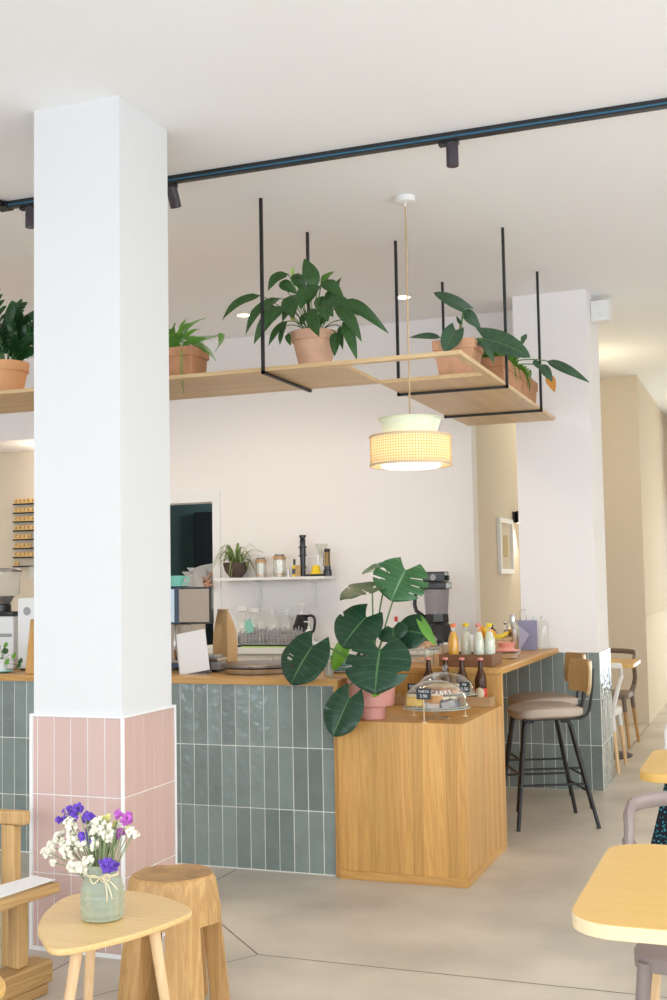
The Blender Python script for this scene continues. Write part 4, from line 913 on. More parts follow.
MB().lathe([(.033, 0), (.036, .006), (.036, .15), (.030, .175), (.016, .19), (.016, .205)], n=26, cap1=False).build('bottle_body', 'frost', wb, smooth='auto')
MB().lathe([(.018, .2), (.018, .222), (.0001, .223)], n=18).build('stopper', 'whitem', wb, smooth='auto')

# ------------------------------------------------------------------ back counter and what stands on it
O = (-3.1, 8.05, 0)
bc = thing('back_counter', 'cream work counter against the back wall below the wall shelf', 'counter', O)
MB().box(*bx(O, (-4.05, 7.77, .08), (-2.1, 8.345, .90))).build('carcass', 'cream', bc)
MB().box(*bx(O, (-4.07, 7.74, .90), (-2.08, 8.347, .945))).build('worktop', 'whitem', bc, bevel=.003)
MB().box(*bx(O, (-4.0, 7.80, 0), (-2.15, 8.3, .08))).build('plinth', 'grey', bc)
for i in range(3): MB().box(*bx(O, (-4.04+i*.648, 7.755, .10), (-3.40+i*.648, 7.769, .885))).build('cabinet_door', 'cream', bc, bevel=.002)
BC = .946
def bp(x, Y): return at(x, 640, Y)
# dish rack
a, b = bp(240, 7.82), bp(305, 7.95); W = b.x-a.x
rk = thing('dish_rack', 'grey plastic dish rack with spiky dividers on the back counter', 'dish rack', (a.x, 7.80, BC))
MB().box((-.02, -.02, 0), (W+.02, .31, .014)).build('drip_tray', 'blackp', rk, bevel=.004)
def grid_wall(p0, p1, h0, h1, n, m='grey'):
    p0, p1 = Vector(p0), Vector(p1); mb = MB(); d = (p1-p0)
    for i in range(n+1):
        q = p0+d*i/n; mb.box((q.x-.004, q.y-.004, h0), (q.x+.004, q.y+.004, h1+random.uniform(-.02, .02)))
    L = d.length; ang = math.atan2(d.y, d.x)
    for z in (h0, (h0+h1)/2, h1-.022): mb.box((p0.x+(d.x/2)-L/2, p0.y+d.y/2-.005, z), (p0.x+d.x/2+L/2, p0.y+d.y/2+.005, z+.007), Matrix.Rotation(ang, 3, 'Z'))
    return mb
for k, (q0, q1) in enumerate((((0, .0, 0), (W, 0, 0)), ((0, .28, 0), (W, .28, 0)), ((0, 0, 0), (0, .28, 0)), ((W, 0, 0), (W, .28, 0)), ((.04, .10, 0), (W-.04, .10, 0)), ((.04, .19, 0), (W-.04, .19, 0)))):
    grid_wall(q0, q1, .02, .105 if k < 4 else .125, 16 if k not in (2, 3) else 9).build('rack_wall' if k < 4 else 'divider', 'grey', rk)
MB().box((.0, .0, .016), (W, .28, .024)).build('rack_floor', 'grey', rk)
MB().box((.03, -.028, 0), (W-.06, -.0205, .008)).build('green_edge', 'limeg', rk)
def jug(name, label, x, Y, r, h, m='frost', z=BC, cat='bottle', group=None, capm=None):
    p = bp(x, Y); o = thing(name, label, cat, (p.x, Y, z), 0, group)
    MB().lathe([(r*.9, 0), (r, .01), (r, h*.58), (r*.88, h*.70), (r*.55, h*.79), (r*.33, h*.83), (r*.30, h*.90), (r*.42, h*.92), (r*.42, h)], n=26, cap1=False).build('glass_body', m, o, smooth='auto')
    if capm: MB().lathe([(r*.34, h*.9), (r*.34, h*1.03), (.0001, h*1.03)], n=16).build('cap', capm, o)
    return o
jug('glass_jug', 'round shouldered clear glass jug behind the dish rack, left of the pair', 272.5, 8.24, .058, .26, group='glass jugs behind the dish rack')
jug('glass_jug', 'round shouldered clear glass jug behind the dish rack, right of the pair', 287, 8.24, .052, .26, group='glass jugs behind the dish rack')
def spray(x, Y, label, h=.26, wz=0):
    p = bp(x, Y); o = thing('spray_bottle', label, 'spray bottle', (p.x, Y, BC), wz, 'spray bottles on the back counter')
    MB().lathe([(.036, 0), (.040, .01), (.040, h*.5), (.030, h*.68), (.014, h*.78), (.014, h*.84)], n=22, cap1=False).build('bottle_body', 'frost', o, smooth='auto')
    MB().box((-.055, -.012, h*.86), (.028, .012, h)).build('nozzle', 'whitem', o, bevel=.008)
    MB().box((-.03, -.006, h*.66), (-.022, .006, h*.86)).build('trigger', 'whitem', o, bevel=.003); return o
spray(243, 8.23, 'white nozzled clear spray bottle left of the dish rack', .285, 2.9)
bpy.data.objects['spray_bottle'].location = (bp(241, 8.23).x, 8.23, BC)
spray(253, 8.25, 'clear spray bottle half hidden behind the green cloth', .27, 2.9)
p = bp(254, 8.0); cl_ = thing('green_cloth', 'folded mint green cloth hanging over the dish rack', 'cloth', (p.x, 7.90, BC+.125))
m = MB(); pts = [(-.03, .004, .06), (.02, .0, .075), (.045, -.006, .02), (.05, -.01, -.02), (.0, -.012, -.03), (-.025, -.006, -.01)]
m.add([(0, -.004, .02)]+pts, [(0, i+1, (i+1) % 6+1) for i in range(6)]); m.build('cloth_fold', 'mint', cl_, solid=.005)
p = bp(302, 8.22); kt = thing('black_thermos', 'black conical vacuum jug with a loop handle beside the glass jugs', 'jug', (p.x+.0, 8.22, BC))
MB().lathe([(.085, 0), (.088, .01), (.085, .08), (.055, .16), (.040, .21), (.038, .22), (.0001, .222)], n=30, cap1=False).build('jug_body', 'blackp', kt, smooth='auto')
MB().tube(bez((.035, 0, .205), (.12, 0, .24), (.105, 0, .14), 8)+bez((.105, 0, .14), (.10, 0, .08), (.075, 0, .09), 5)[1:], .010, 8).build('handle', 'blackp', kt, smooth=True)
MB().lathe([(.018, .223), (.018, .235), (.006, .24), (.006, .285), (.026, .287), (.028, .305), (.0001, .31)], n=16, cap1=False).box((-.075, -.007, .292), (0, .007, .303)).build('pump_head', 'whitem', kt, smooth='auto')
p = bp(309, 7.762); sp2 = thing('soap_dispenser', 'white pump soap bottle in front of the dish rack', 'soap bottle', (p.x, 7.765+.0, BC))
sp2.location.y = 7.762
MB().lathe([(.030, 0), (.034, .01), (.034, .09), (.022, .125), (.010, .13), (.010, .15), (.0001, .151)], n=22, cap1=False).build('bottle_body', 'whitem', sp2, smooth='auto')
MB().lathe([(.005, .15), (.005, .178), (.012, .18), (.012, .19), (.0001, .191)], n=12, cap1=False).box((-.035, -.005, .18), (0, .005, .188)).build('pump_head', 'whitem', sp2)
# wall shelf
zsf = 1.455
a, b = at(214, 578, 8.13), at(335.5, 578, 8.13)
ws = thing('wall_shelf', 'thin white wall shelf of jars and brewing gear beside the doorway', 'shelf', (a.x, 8.34, zsf)); W = b.x-a.x
W -= .085
MB().box((0, -.23, -.022), (W, .005, 0)).build('board', 'white', ws, bevel=.002)
for x in (.30, .78):
    MB().box((x-.006, -.005, -.24), (x+.006, .004, -.0225)).box((x-.006, -.20, -.032), (x+.006, -.005, -.0225)).tube([(x, -.19, -.03), (x, .0, -.235)], .004, 5).build('bracket', 'white', ws)
def sp_at(x): return at(x, 570, 8.22)
def on_shelf(name, label, cat, x, group=None, Y=8.22): p = sp_at(x); return thing(name, label, cat, (p.x, Y, zsf+.001), 0, group)
o = on_shelf('potted_spider_plant', 'spider plant in a dark brown bowl on the white wall shelf', 'potted plant', 236)
MB().lathe([(.045, 0), (.05, .006), (.085, .05), (.098, .095), (.100, .118), (.094, .118), (.088, .10), (.0001, .10)], n=36, cap1=False).build('pot', 'bowl', o, smooth='auto')
MB().lathe([(.0001, .104), (.088, .101)], n=20, cap0=False, cap1=False).build('soil', 'soil', o)
for i in range(44):
    a_ = random.uniform(0, 2*PI); rr = random.uniform(.10, .27); hh = random.uniform(.08, .24); p0 = Vector((.03*math.cos(a_), .03*math.sin(a_), .105)); 
    dy = math.sin(a_)*rr*(.42 if math.sin(a_) > 0 else .8)
    e = Vector((math.cos(a_)*rr, dy, .10+random.uniform(-.10, .12))); pts = bez(p0, (e+p0)/2+Vector((0, 0, hh)), e, 9); m = MB(); up = Vector((-math.sin(a_), math.cos(a_), 0)); vs_ = []; uvs = []
    for k, q in enumerate(pts): w_ = .0098*(1-(k/9)**2*.85); vs_ += [q-up*w_, q+Vector((0,0,-.002)), q+up*w_]; uvs += [(.25, k/9), (.5, k/9), (.75, k/9)]
    m.add(vs_, [f for k in range(9) for f in ((k*3, k*3+1, k*3+4, k*3+3), (k*3+1, k*3+2, k*3+5, k*3+4))], uvs); m.build('leaf', 'spider', o, smooth=True)
def canister(x, r, h, label):
    o = on_shelf('glass_canister', label, 'jar', x, 'glass canisters on the wall shelf')
    MB().lathe([(r, 0), (r, h), (r-.003, h), (r-.003, .004), (.0001, .004)], n=26, cap1=False).build('jar_body', 'frost', o, smooth='auto')
    MB().lathe([(r*.95, h-.012), (r*.95, h), (r*1.06, h+.001), (r*1.06, h+.018), (.0001, h+.019)], n=26).build('wooden_lid', 'cork', o, smooth='auto')
    MB().lathe([(r*.8, h+.02), (r*.8, h+.032), (.0001, h+.033)], n=26).build('metal_top', 'steeld', o, smooth='auto')
    MB().lathe([(r-.004, .005), (r-.004, .03), (.0001, .032)], n=20).build('contents', 'cork', o)
canister(261, .042, .118, 'smaller glass canister with a wooden lid next to the spider plant'); canister(279.5, .048, .140, 'larger glass canister with a wooden lid in the middle of the wall shelf')
o = on_shelf('brewing_tube', 'tall black ribbed coffee brewing tube standing on the wall shelf', 'coffee maker', 303)
MB().lathe([(.030, 0), (.030, .01), (.020, .014), (.020, .06), (.026, .064), (.026, .075), (.020, .08), (.022, .15), (.034, .153), (.034, .16), (.024, .165), (.024, .215), (.032, .218), (.032, .226), (.022, .23), (.022, .275), (.018, .29), (.026, .295), (.026, .315), (.0001, .317)], n=22, cap1=False).build('tube_body', 'blackp', o, smooth='auto')
MB().box((.0, -.01, .15), (.10, -.002, .156)).build('side_arm', 'steel', o)
MB().box((-.045, -.045, 0), (-.005, -.031, .085)).build('wooden_tag', 'ply', o, bevel=.002)
o = on_shelf('yellow_bottle', 'small yellow bottle with a black cap beside the black brewing tube', 'bottle', 295.5, Y=8.20); MB().lathe([(.017, 0), (.017, .07), (.008, .085), (.008, .09)], n=16).build('bottle_body', 'yellow', o, smooth='auto'); MB().lathe([(.009, .09), (.009, .13), (.0001, .135)], n=12).build('cap', 'blackp', o, smooth='auto')
MB().lathe([(.0175, .02), (.0175, .06)], n=16, cap0=False, cap1=False).build('label', 'navy', o)
o = on_shelf('steel_beaker', 'tiny steel measuring beaker on the wall shelf left of the yellow bottle', 'beaker', 290.5, Y=8.17); MB().lathe([(.012, 0), (.015, .05), (.013, .05), (.0001, .005)], n=16, cap1=False).build('beaker_body', 'steel', o, smooth='auto')
o = on_shelf('coffee_dripper', 'yellow coffee dripper upside down on a black base on the wall shelf', 'coffee dripper', 316)
MB().box((-.075, -.03, 0), (.06, .03, .016)).build('black_base', 'blackp', o, bevel=.004)
MB().lathe([(.048, .017), (.046, .024), (.036, .03), (.028, .075), (.022, .082), (.0001, .084)], n=26, cap1=False).build('cone', 'yellow', o, smooth='auto')
o = on_shelf('brewing_filter', 'black tube with an amber window at the right end of the wall shelf', 'coffee filter', 327.5)
MB().lathe([(.033, 0), (.033, .045), (.026, .05), (.026, .075), (.0001, .075)], n=22, cap1=False).build('tube_base', 'blackp', o, smooth='auto'); MB().lathe([(.022, .1805), (.024, .205), (.0001, .206)], n=22).build('tube_cap', 'blackp', o, smooth='auto')
MB().lathe([(.0235, .076), (.0215, .18)], n=22, cap0=False, cap1=False).build('amber_window', mat('amber_plastic', (.30, .19, .04), .3), o, smooth=True)
MB().box((-.0245, -.0255, .076), (-.0205, -.0215, .18)).box((.0205, -.0255, .076), (.0245, -.0215, .18)).build('rib', 'blackp', o)
o = on_shelf('glass_funnel', 'clear glass funnel cone on its wire stand behind the yellow dripper', 'funnel', 318.5, Y=8.29)
MB().lathe([(.006, .14), (.012, .17), (.052, .245), (.050, .246), (.010, .172)], n=26, cap0=False, cap1=False).build('cone', 'frost', o, smooth='auto')
MB().tube([(.03, .0, 0), (.03, 0, .165), (.012, 0, .168)], .0025, 5).tube([(-.03, 0, 0), (-.03, 0, .165), (-.012, 0, .168)], .0025, 5).tube([(-.03, 0, .002), (.03, 0, .002)], .0025, 5).build('wire_stand', 'steel', o)
# blender and neighbours on the back counter, right end
p = bp(436.5, 7.98); bl = thing('blender', 'large black blender with a clear jug standing on the back counter', 'blender', (p.x, 8.0, BC))
MB().lathe([(.115, 0), (.12, .01), (.118, .08), (.095, .15), (.085, .165), (.0001, .166)], n=8, cap1=False).build('motor_base', 'blackp', bl, bevel=.006)
MB().lathe([(.03, 0), (.028, .012), (.0001, .013)], n=20).build('dial', 'black', bl, loc=(.0, -.118, .06)).rotation_euler = (PI/2, 0, 0)
MB().lathe([(.072, .167), (.080, .19), (.096, .40), (.093, .40), (.077, .192), (.0001, .18)], n=8, cap1=False).build('jug', glass('smoky_clear_plastic', (.72, .70, .72), body=.18), bl)
MB().lathe([(.085, .166), (.088, .175), (.084, .225), (.079, .225)], n=8, cap1=False).build('blade_collar', 'blackp', bl)
MB().tube([(-.085, 0, .20), (-.15, 0, .25), (-.16, 0, .29), (-.155, 0, .36), (-.10, 0, .405)], .014, 8, sy=1.3).build('handle', 'blackp', bl, smooth=True)
MB().box((-.10, -.085, .40), (.095, .085, .45)).box((-.08, -.07, .451), (.08, .07, .525)).box((.081, -.02, .46), (.10, .02, .50)).build('lid', 'blackp', bl, bevel=.01)
MB().lathe([(.018, .0), (.022, .003)], n=18).build('lid_window', 'grey', bl, loc=(.0, -.0715, .485)).rotation_euler = (PI/2, 0, 0)
m = MB()
for k in range(8): m.box((.035, -.0885, .23+k*.02), (.048, -.0865, .233+k*.02))
m.build('scale_marks', 'blackp', bl)
p = bp(411, 8.05); o = thing('coffee_tamper_set', 'black domed lids on a steel bar left of the blender', 'coffee tool', (p.x, 8.1, BC))
MB().box((-.12, -.04, 0), (.06, .04, .10)).build('stand', 'steeld', o, bevel=.006)
for x in (-.065, .01): MB().lathe([(.045, .101), (.045, .115), (.03, .145), (.012, .155), (.012, .165), (.0001, .167)], c=(x, 0, 0), n=20, cap1=False).build('domed_lid', 'blackp', o, smooth='auto')
p = bp(401, 8.05); o = thing('red_pepper_mill', 'small red topped bottle behind the monstera leaves', 'bottle', (p.x-.05, 8.1, BC)); MB().lathe([(.018, 0), (.018, .15), (.010, .17)], n=14).build('bottle_body', 'white', o, smooth='auto'); MB().lathe([(.012, .17), (.014, .2), (.0001, .21)], n=12).build('red_cap', 'red', o, smooth='auto')

# ------------------------------------------------------------------ on the tiled counter
CT = .943
def cpz(x, y): return atz(x, y, CT)
# round covered steel tray
a = at(255.5, 674, 5.62); o = thing('round_tray', 'wide dark round lid on a shallow steel basin set into the counter', 'tray', (a.x+.01, 5.66, CT))
MB().lathe([(.165, 0), (.185, .004), (.19, .028), (.18, .032), (.0001, .032)], n=48, cap1=False).build('steel_basin', 'steel', o, smooth='auto')
MB().lathe([(.19, .0325), (.205, .037), (.205, .048), (.198, .052), (.0001, .055)], n=48, cap1=False).build('dark_lid', 'steeld', o, smooth='auto')
# booklet stand of menus
p = at(193, 672, 5.50); o = thing('paper_menus', 'white paper menus leaning upright on the counter', 'menu', (p.x, 5.52, CT))
rot = Matrix.Rotation(math.radians(-8), 3, 'X')
for k, (dx, dy, rr, h) in enumerate(((-.012, .006, .05, .212), (-.004, .003, .06, .215), (.004, 0, .075, .218))):
    b_ = MB().box((-.082, -.001, 0), (.082, .001, h)).build('menu_sheet', 'paper', o); b_.rotation_euler = (math.radians(-9), -.10-rr, .10); b_.location = (dx, dy*2, .008)
MB().box((-.07, .0, 0), (.07, .05, .006)).box((-.07, .0495, 0), (.07, .055, .06)).build('stand', 'steeld', o)
# kraft bag
p = at(234, 664, 6.0); bg_ = thing('kraft_paper_bag', 'tall crumpled brown kraft paper bag on the counter beside the dark tray', 'paper bag', (at(225, 655, 5.83).x, 5.83, CT), -.35)
def ring4(wx, wy, z, ox=0, oy=0, pin=0): return [(ox-wx, oy-wy, z), (ox, oy-wy+pin, z), (ox+wx, oy-wy, z), (ox+wx-pin, oy, z), (ox+wx, oy+wy, z), (ox, oy+wy-pin, z), (ox-wx, oy+wy, z), (ox-wx+pin, oy, z)]
R_ = [ring4(.058, .04, 0), ring4(.064, .042, .06, 0, 0, .004), ring4(.066, .042, .14, 0, 0, .008), ring4(.060, .036, .23, -.002, 0, .010), ring4(.055, .026, .285, -.006, 0, .008), ring4(.046, .012, .335, -.012, 0, .003), ring4(.042, .005, .36, -.013, 0, .001)]
m = MB(); vs_ = sum(R_, []); fs = [tuple(range(7, -1, -1)), tuple(range(48, 56))]
for j in range(6):
    for i in range(8): fs.append((j*8+i, j*8+(i+1) % 8, j*8+8+(i+1) % 8, j*8+8+i))
m.add([Vector(v)+Vector((random.uniform(-.004,.004), random.uniform(-.004,.004), 0)) for v in vs_], fs).build('bag_body', 'kraft', bg_, bevel=.002)
MB().box((-.056, -.008, .361), (.030, .008, .376)).build('folded_top', 'kraft', bg_, bevel=.003); bg_.scale = (.92, .92, .88)
# espresso machine / display with mirrored back, cup on top
a, b, b2 = at(164, 606, 5.80), at(179, 606, 5.70), at(211, 606, 5.70)
X0, X1 = b.x, b2.x; zt = at(200, 587, 5.7).z; zb_ = at(200, 624, 5.7).z
O = (X1-.2, 5.8, CT); em = thing('coffee_machine', 'boxy coffee machine with a bronze mirrored back panel and dark frame on the counter', 'coffee machine', O)
MB().box(*bx(O, (X0-.36, 5.705, zb_), (X0+.005, 5.90, zt))).build('housing', 'navy', em, bevel=.004); MB().box(*bx(O, (X0+.0055, 5.705, zb_), (X1, 5.735, zt))).build('panel_frame', 'blackp', em, bevel=.003)
MB().box(*bx(O, (X0, 5.699, zb_+.010), (X1-.012, 5.7045, zt-.010))).build('mirrored_panel', 'mirror', em, bevel=.001)
MB().box(*bx(O, (X0-.34, 5.699, zb_+.010), (X0-.03, 5.7045, zt-.010))).build('pale_blue_panel', 'bluew', em, bevel=.001)
MB().box(*bx(O, (X0-.34, 5.72, CT+.04), (X0+.06, 5.90, zb_-.001))).build('lower_body', 'mirror', em, bevel=.004)
MB().box(*bx(O, (X0-.36, 5.71, CT+.015), (X0+.06, 5.91, CT+.04))).build('drip_tray', 'navy', em, bevel=.004)
for x in (X0-.32, X0-.05): MB().lathe([(.014, 0), (.014, .015)], c=(x-O[0], -.05, 0), n=12).lathe([(.014, 0), (.014, .015)], c=(x-O[0], .08, 0), n=12).build('foot', 'blackp', em)
MB().tube([(X0-O[0]-.02, -.11, zb_-CT-.0), (X0-O[0]-.02, -.12, .12), (X0-O[0]-.02, -.10, .06)], .007, 7).build('steam_wand', 'steel', em, smooth=True)
p = at(177, 586, 5.78)
sc = thing('mint_saucer', 'mint green saucer on top of the coffee machine', 'saucer', (p.x-.01, 5.80, zt+.001)); MB().lathe([(.05, 0), (.085, .006), (.084, .010), (.0001, .005)], n=32, cap1=False).build('plate', 'mint', sc, smooth='auto')
mc_ = thing('mint_cup', 'mint green cup on its saucer on top of the coffee machine', 'cup', (p.x-.02, 5.80, zt+.007)); MB().lathe([(.032, 0), (.036, .008), (.060, .058), (.057, .058), (.033, .010), (.0001, .008)], n=32, cap1=False).build('cup_body', 'mint', mc_, smooth='auto')
MB().tube(bez((.048, 0, .046), (.098, 0, .055), (.078, 0, .022), 7)+bez((.078, 0, .022), (.065, 0, .008), (.042, 0, .016), 5)[1:], .0055, 8).build('handle', 'mint', mc_, smooth=True)
p = at(211, 655, 5.66); o = thing('card_reader', 'flat grey box with stacked lids on the counter between menus and paper bag', 'device', (p.x, 5.69, CT))
MB().box((-.06, -.05, .012), (.05, .05, .055)).build('lower_box', 'grey', o, bevel=.004); MB().box((-.065, -.055, .056), (.055, .055, .075)).build('middle_lid', 'steel', o, bevel=.003); MB().box((-.05, -.04, .076), (.03, .05, .088)).build('top_lid', 'grey', o, bevel=.003); MB().box((-.055, -.045, 0), (.045, .045, .0115)).build('base', 'blackp', o)
# items behind the monstera: glass, straws cup, striped plates
p = at(329, 683, 5.46); o = thing('water_glass', 'small glass tumbler on the counter edge under the monstera leaf', 'glass', (p.x, 5.46, CT)); MB().lathe([(.0001, .010), (.024, .010), (.026, 0), (.030, .095), (.0285, .095), (.025, .012)], n=22, cap0=False, cap1=False).build('glass_body', 'glassd', o, smooth='auto')
MB().lathe([(.020, .011), (.024, .08), (.0001, .082)], n=16).build('napkin_roll', 'paper', o, smooth='auto')
p = at(343, 675, 5.72)
for k in range(8):
    o = thing('striped_plate', 'green and white plate, %s in the stack behind the monstera' % ['lowest', 'second lowest', 'third lowest', 'fourth lowest', 'fourth from the top', 'third from the top', 'second from the top', 'topmost'][k], 'plate', (p.x-.02, 5.74, CT+k*.0115), 0, 'stacked plates on the counter')
    MB().lathe([(.045, 0), (.078, .0085), (.077, .0105), (.0001, .0045)], n=32, cap1=False).build('plate_body', 'mint' if k % 2 else 'white', o, smooth='auto')
p = at(327, 655, 6.0); o = thing('straw_holder', 'white cup of paper straws standing behind the light green leaf', 'cup', (p.x-.01, 5.86, CT)); MB().box((-.045, -.03, 0), (.03, .03, .15)).build('holder', 'white', o, bevel=.003)
for k in range(7): MB().tube([(.045+(k%3)*.011, -.02+(k//3)*.02, .0), (.048+(k%3)*.012, -.02+(k//3)*.02, .16-k*.003)], .0035, 6).build('straw', 'white' if k != 2 else 'red', o)
# left end: grinders, little plant, wooden board
a = at(0, 640, 5.78); b = at(17, 640, 5.78); c_ = at(36, 640, 5.78)
gr = thing('coffee_grinder', 'white coffee grinder with a clear bean hopper at the left end of the counter', 'coffee grinder', (a.x+.062, 5.72, CT))
z_ = at(5, 616, 5.7).z-CT
MB().box((-.12, -.06, .0), (b.x-a.x+.0, .06, z_)).build('body', 'white', gr, bevel=.008)
MB().box((-.125, -.065, z_+.0005), (b.x-a.x+.002, .065, z_+.028)).build('black_collar', 'blackp', gr, bevel=.006)
MB().lathe([(.05, z_+.029), (.05, z_+.065), (.045, z_+.07)], n=24).build('hopper_neck', 'blackp', gr, smooth='auto')
hz = at(5, 572, 5.74).z-CT
MB().lathe([(.045, z_+.07), (.060, z_+.10), (.098, z_+.13), (.102, hz-.002)], n=32, cap0=False, cap1=False).build('bean_hopper', 'frost', gr, smooth=True)
MB().lathe([(.110, hz), (.110, hz+.012), (.09, hz+.02), (.0001, hz+.022)], n=32).build('hopper_lid', 'steeld', gr, smooth='auto')
MB().lathe([(.044, z_+.071), (.066, z_+.115), (.0001, z_+.118)], n=20).build('coffee_beans', 'choc', gr)
MB().box((.02, -.0625, z_-.12), (b.x-a.x-.01, -.0605, z_-.10)).build('vent_badge', 'grey', gr)
z2 = at(25, 598, 5.6).z-CT; O2 = Vector((at(17.5, 640, 5.6).x, 5.6, CT))
g2 = thing('white_brewer', 'tall plain white machine housing with a round grey badge beside the column', 'coffee machine', O2)
MB().box((0, .0, .01), (.27, .24, z2)).build('housing', 'white', g2, bevel=.006)
MB().lathe([(.024, 0), (.024, .003)], n=28).build('round_badge', 'grey', g2, loc=(.065, -.0005, z2-.075)).rotation_euler = (PI/2, 0, 0)
MB().box((.01, .01, 0), (.26, .23, .0095)).build('base', 'blackp', g2)
MB().lathe([(.03, z2+.001), (.03, z2+.012), (.012, z2+.02), (.0001, z2+.03)], c=(.16, .1, 0), n=20, cap1=False).build('top_knob', 'steel', g2, smooth='auto')
for k in range(2): MB().box((.05, .14, z2+.0), (.058, .148, z2+.22)).build('rail', 'steel', g2) if k == 0 else MB().box((.02, .08, z2+.10), (.27, .22, z2+.185)).build('clear_cover', 'frost', g2, bevel=.01)
p = at(25, 675, 5.40); wbd = thing('wooden_board', 'slanted pale wooden board leaning on the counter beside the column', 'board', (p.x, 5.40, CT))
m = MB(); h_ = at(30, 619, 5.5).z-CT
m.add([(0, 0, 0), (.18, 0, 0), (.18, .06, h_), (-.008, .06, h_), (0, .018, 0), (.18, .018, 0), (.18, .078, h_), (-.008, .078, h_)], [(0,1,2,3), (7,6,5,4), (0,4,5,1), (1,5,6,2), (2,6,7,3), (3,7,4,0)]); m.build('board_panel', 'pineZ', wbd, bevel=.002)
p = at(3, 678, 5.46); sp3 = thing('potted_seedling', 'small leafy seedling in a white cup on a mint saucer at the left edge', 'potted plant', (p.x, 5.45, CT))
MB().lathe([(.04, 0), (.066, .008), (.065, .012), (.0001, .006)], n=28, cap1=False).build('saucer', 'mint', sp3, smooth='auto')
MB().lathe([(.026, .008), (.036, .075), (.033, .075), (.0001, .065)], n=24, cap1=False).build('cup', 'white', sp3, smooth='auto')
for k, (x, y, w_) in enumerate(((.055, .125, .045), (.085, .10, .05), (.105, .07, .045), (.06, .07, .05), (.02, .13, .045), (-.02, .15, .05), (-.04, .1, .05), (.03, .16, .04), (.095, .045, .04), (.0, .09, .05))):
    e = Vector((x, -.02+.03*(k % 3-1), y)); m = MB(); m.tube(bez((0, 0, .06), (x*.4, 0, y), e, 6), .0015, 4); leaf(m, e, e+Vector((.03 if x > 0 else -.03, -.01, -.012)), w_*.8, up=(0,-1,.4), shape='oval', n=5, mcount=2); m.build('leaf', 'fern' if k % 2 else 'lily', sp3, smooth=True)
# ------------------------------------------------------------------ menu board in the recess
YM = 9.115
a = at(14.5, 500, YM); mbd = thing('menu_board', 'wooden letter tile menu on black ledges in the recess left of the column', 'menu board', (a.x, YM, a.z))
dz = (at(14.5, 499, YM).z-at(14.5, 556.5, YM).z)/6.5; px1 = (at(33, 520, YM).x-a.x)/20*1.0
lw = dz*.53
for r, wd in enumerate(('ESPRE', 'ESPRE', 'CORTA', 'AMERI', 'CAFE', 'FLAT', 'LATTE', 'L')):
    z = -.02-r*dz
    MB().box((.005, -.035, z-dz*.36), (.42, .0, z-dz*.22)).build('ledge', 'black', mbd)
    for k, chx in enumerate(wd):
        x = .01+k*dz*.55; tb = MB().box((x, -.016, z-dz*.215), (x+lw, -.006, z+dz*.32)).build('letter_tile', 'tilew', mbd, bevel=.001)
        text('letter', chx, dz*.46, 'letter', tb, (x+lw/2, -.0168, z+dz*.05))
# ------------------------------------------------------------------ person beyond the doorway, leaning out of sight with one hand on the door jamb
def skin(name, verts, edges, rad, m, parent=None, sub=2, root=0):
    me = bpy.data.meshes.new(name); me.from_pydata([tuple(v) for v in verts], edges, []); o = bpy.data.objects.new(name, me); C.objects.link(o)
    o.modifiers.new('skin', 'SKIN').use_smooth_shade = True; sv = me.skin_vertices[0].data
    for i, r in enumerate(rad): sv[i].radius = (r, r) if not isinstance(r, tuple) else r; sv[i].use_root = (i == root)
    s_ = o.modifiers.new('sub', 'SUBSURF'); s_.levels = sub; s_.render_levels = sub; me.materials.append(M[m])
    if parent: o.parent = parent
    return o
PO = Vector((-4.72, 8.90, 0)); pr = thing('person', 'person in a pale grey shirt leaning beyond the doorway with one hand on the jamb', 'person', PO)
J = dict(pelvis=(0, 0, .98), waist=(.04, 0, 1.12), chest=(.13, -.02, 1.37), upch=(.25, -.03, 1.49), neck=(.37, -.03, 1.54), head0=(.42, -.03, 1.59), head1=(.50, -.04, 1.69),
 lsh=(.22, -.14, 1.48), lel=(.38, -.33, 1.27), lwr=(.475, -.49, 1.37), lpalm=(.515, -.60, 1.41), rsh=(.30, .14, 1.46), rel=(.42, .22, 1.18), rwr=(.40, .10, .98), rpalm=(.40, .06, .90),
 lhip=(-.02, -.10, .94), lkn=(-.03, -.12, .50), lan=(-.03, -.08, .09), lto=(-.01, -.22, .03), rhip=(0, .10, .94), rkn=(.02, .10, .50), ran=(.0, .14, .09), rto=(.04, .0, .03))
names = list(J); rr = dict(pelvis=.12, waist=.115, chest=.13, upch=.10, neck=.055, head0=.06, head1=.085, lsh=.045, lel=.034, lwr=.027, lpalm=(.034, .018), rsh=.062, rel=.043, rwr=.027, rpalm=(.034, .018), lhip=.09, lkn=.06, lan=.04, lto=.03, rhip=.09, rkn=.06, ran=.04, rto=.03)
E_ = [('pelvis','waist'),('waist','chest'),('chest','upch'),('upch','neck'),('neck','head0'),('head0','head1'),('chest','lsh'),('lsh','lel'),('lel','lwr'),('lwr','lpalm'),('upch','rsh'),('rsh','rel'),('rel','rwr'),('rwr','rpalm'),('pelvis','lhip'),('lhip','lkn'),('lkn','lan'),('lan','lto'),('pelvis','rhip'),('rhip','rkn'),('rkn','ran'),('ran','rto')]
V = [Vector(J[n]) for n in names]; RR = [rr[n] for n in names]; ED = [(names.index(a), names.index(b)) for a, b in E_]
pi_ = names.index('lpalm')
for d1, d2 in (((.022, -.028, .040), (.045, -.046, .075)), ((.034, -.026, .018), (.072, -.044, .036)), ((.036, -.024, -.006), (.078, -.040, -.004)), ((.030, -.022, -.026), (.064, -.036, -.040)), ((-.004, -.03, .035), (-.010, -.055, .062))):
    a = len(V); V += [Vector(J['lpalm'])+Vector(d1), Vector(J['lpalm'])+Vector(d2)]; RR += [.0095, .0075]; ED += [(pi_, a), (a, a+1)]
skin('body', V, ED, RR, 'skin', pr)
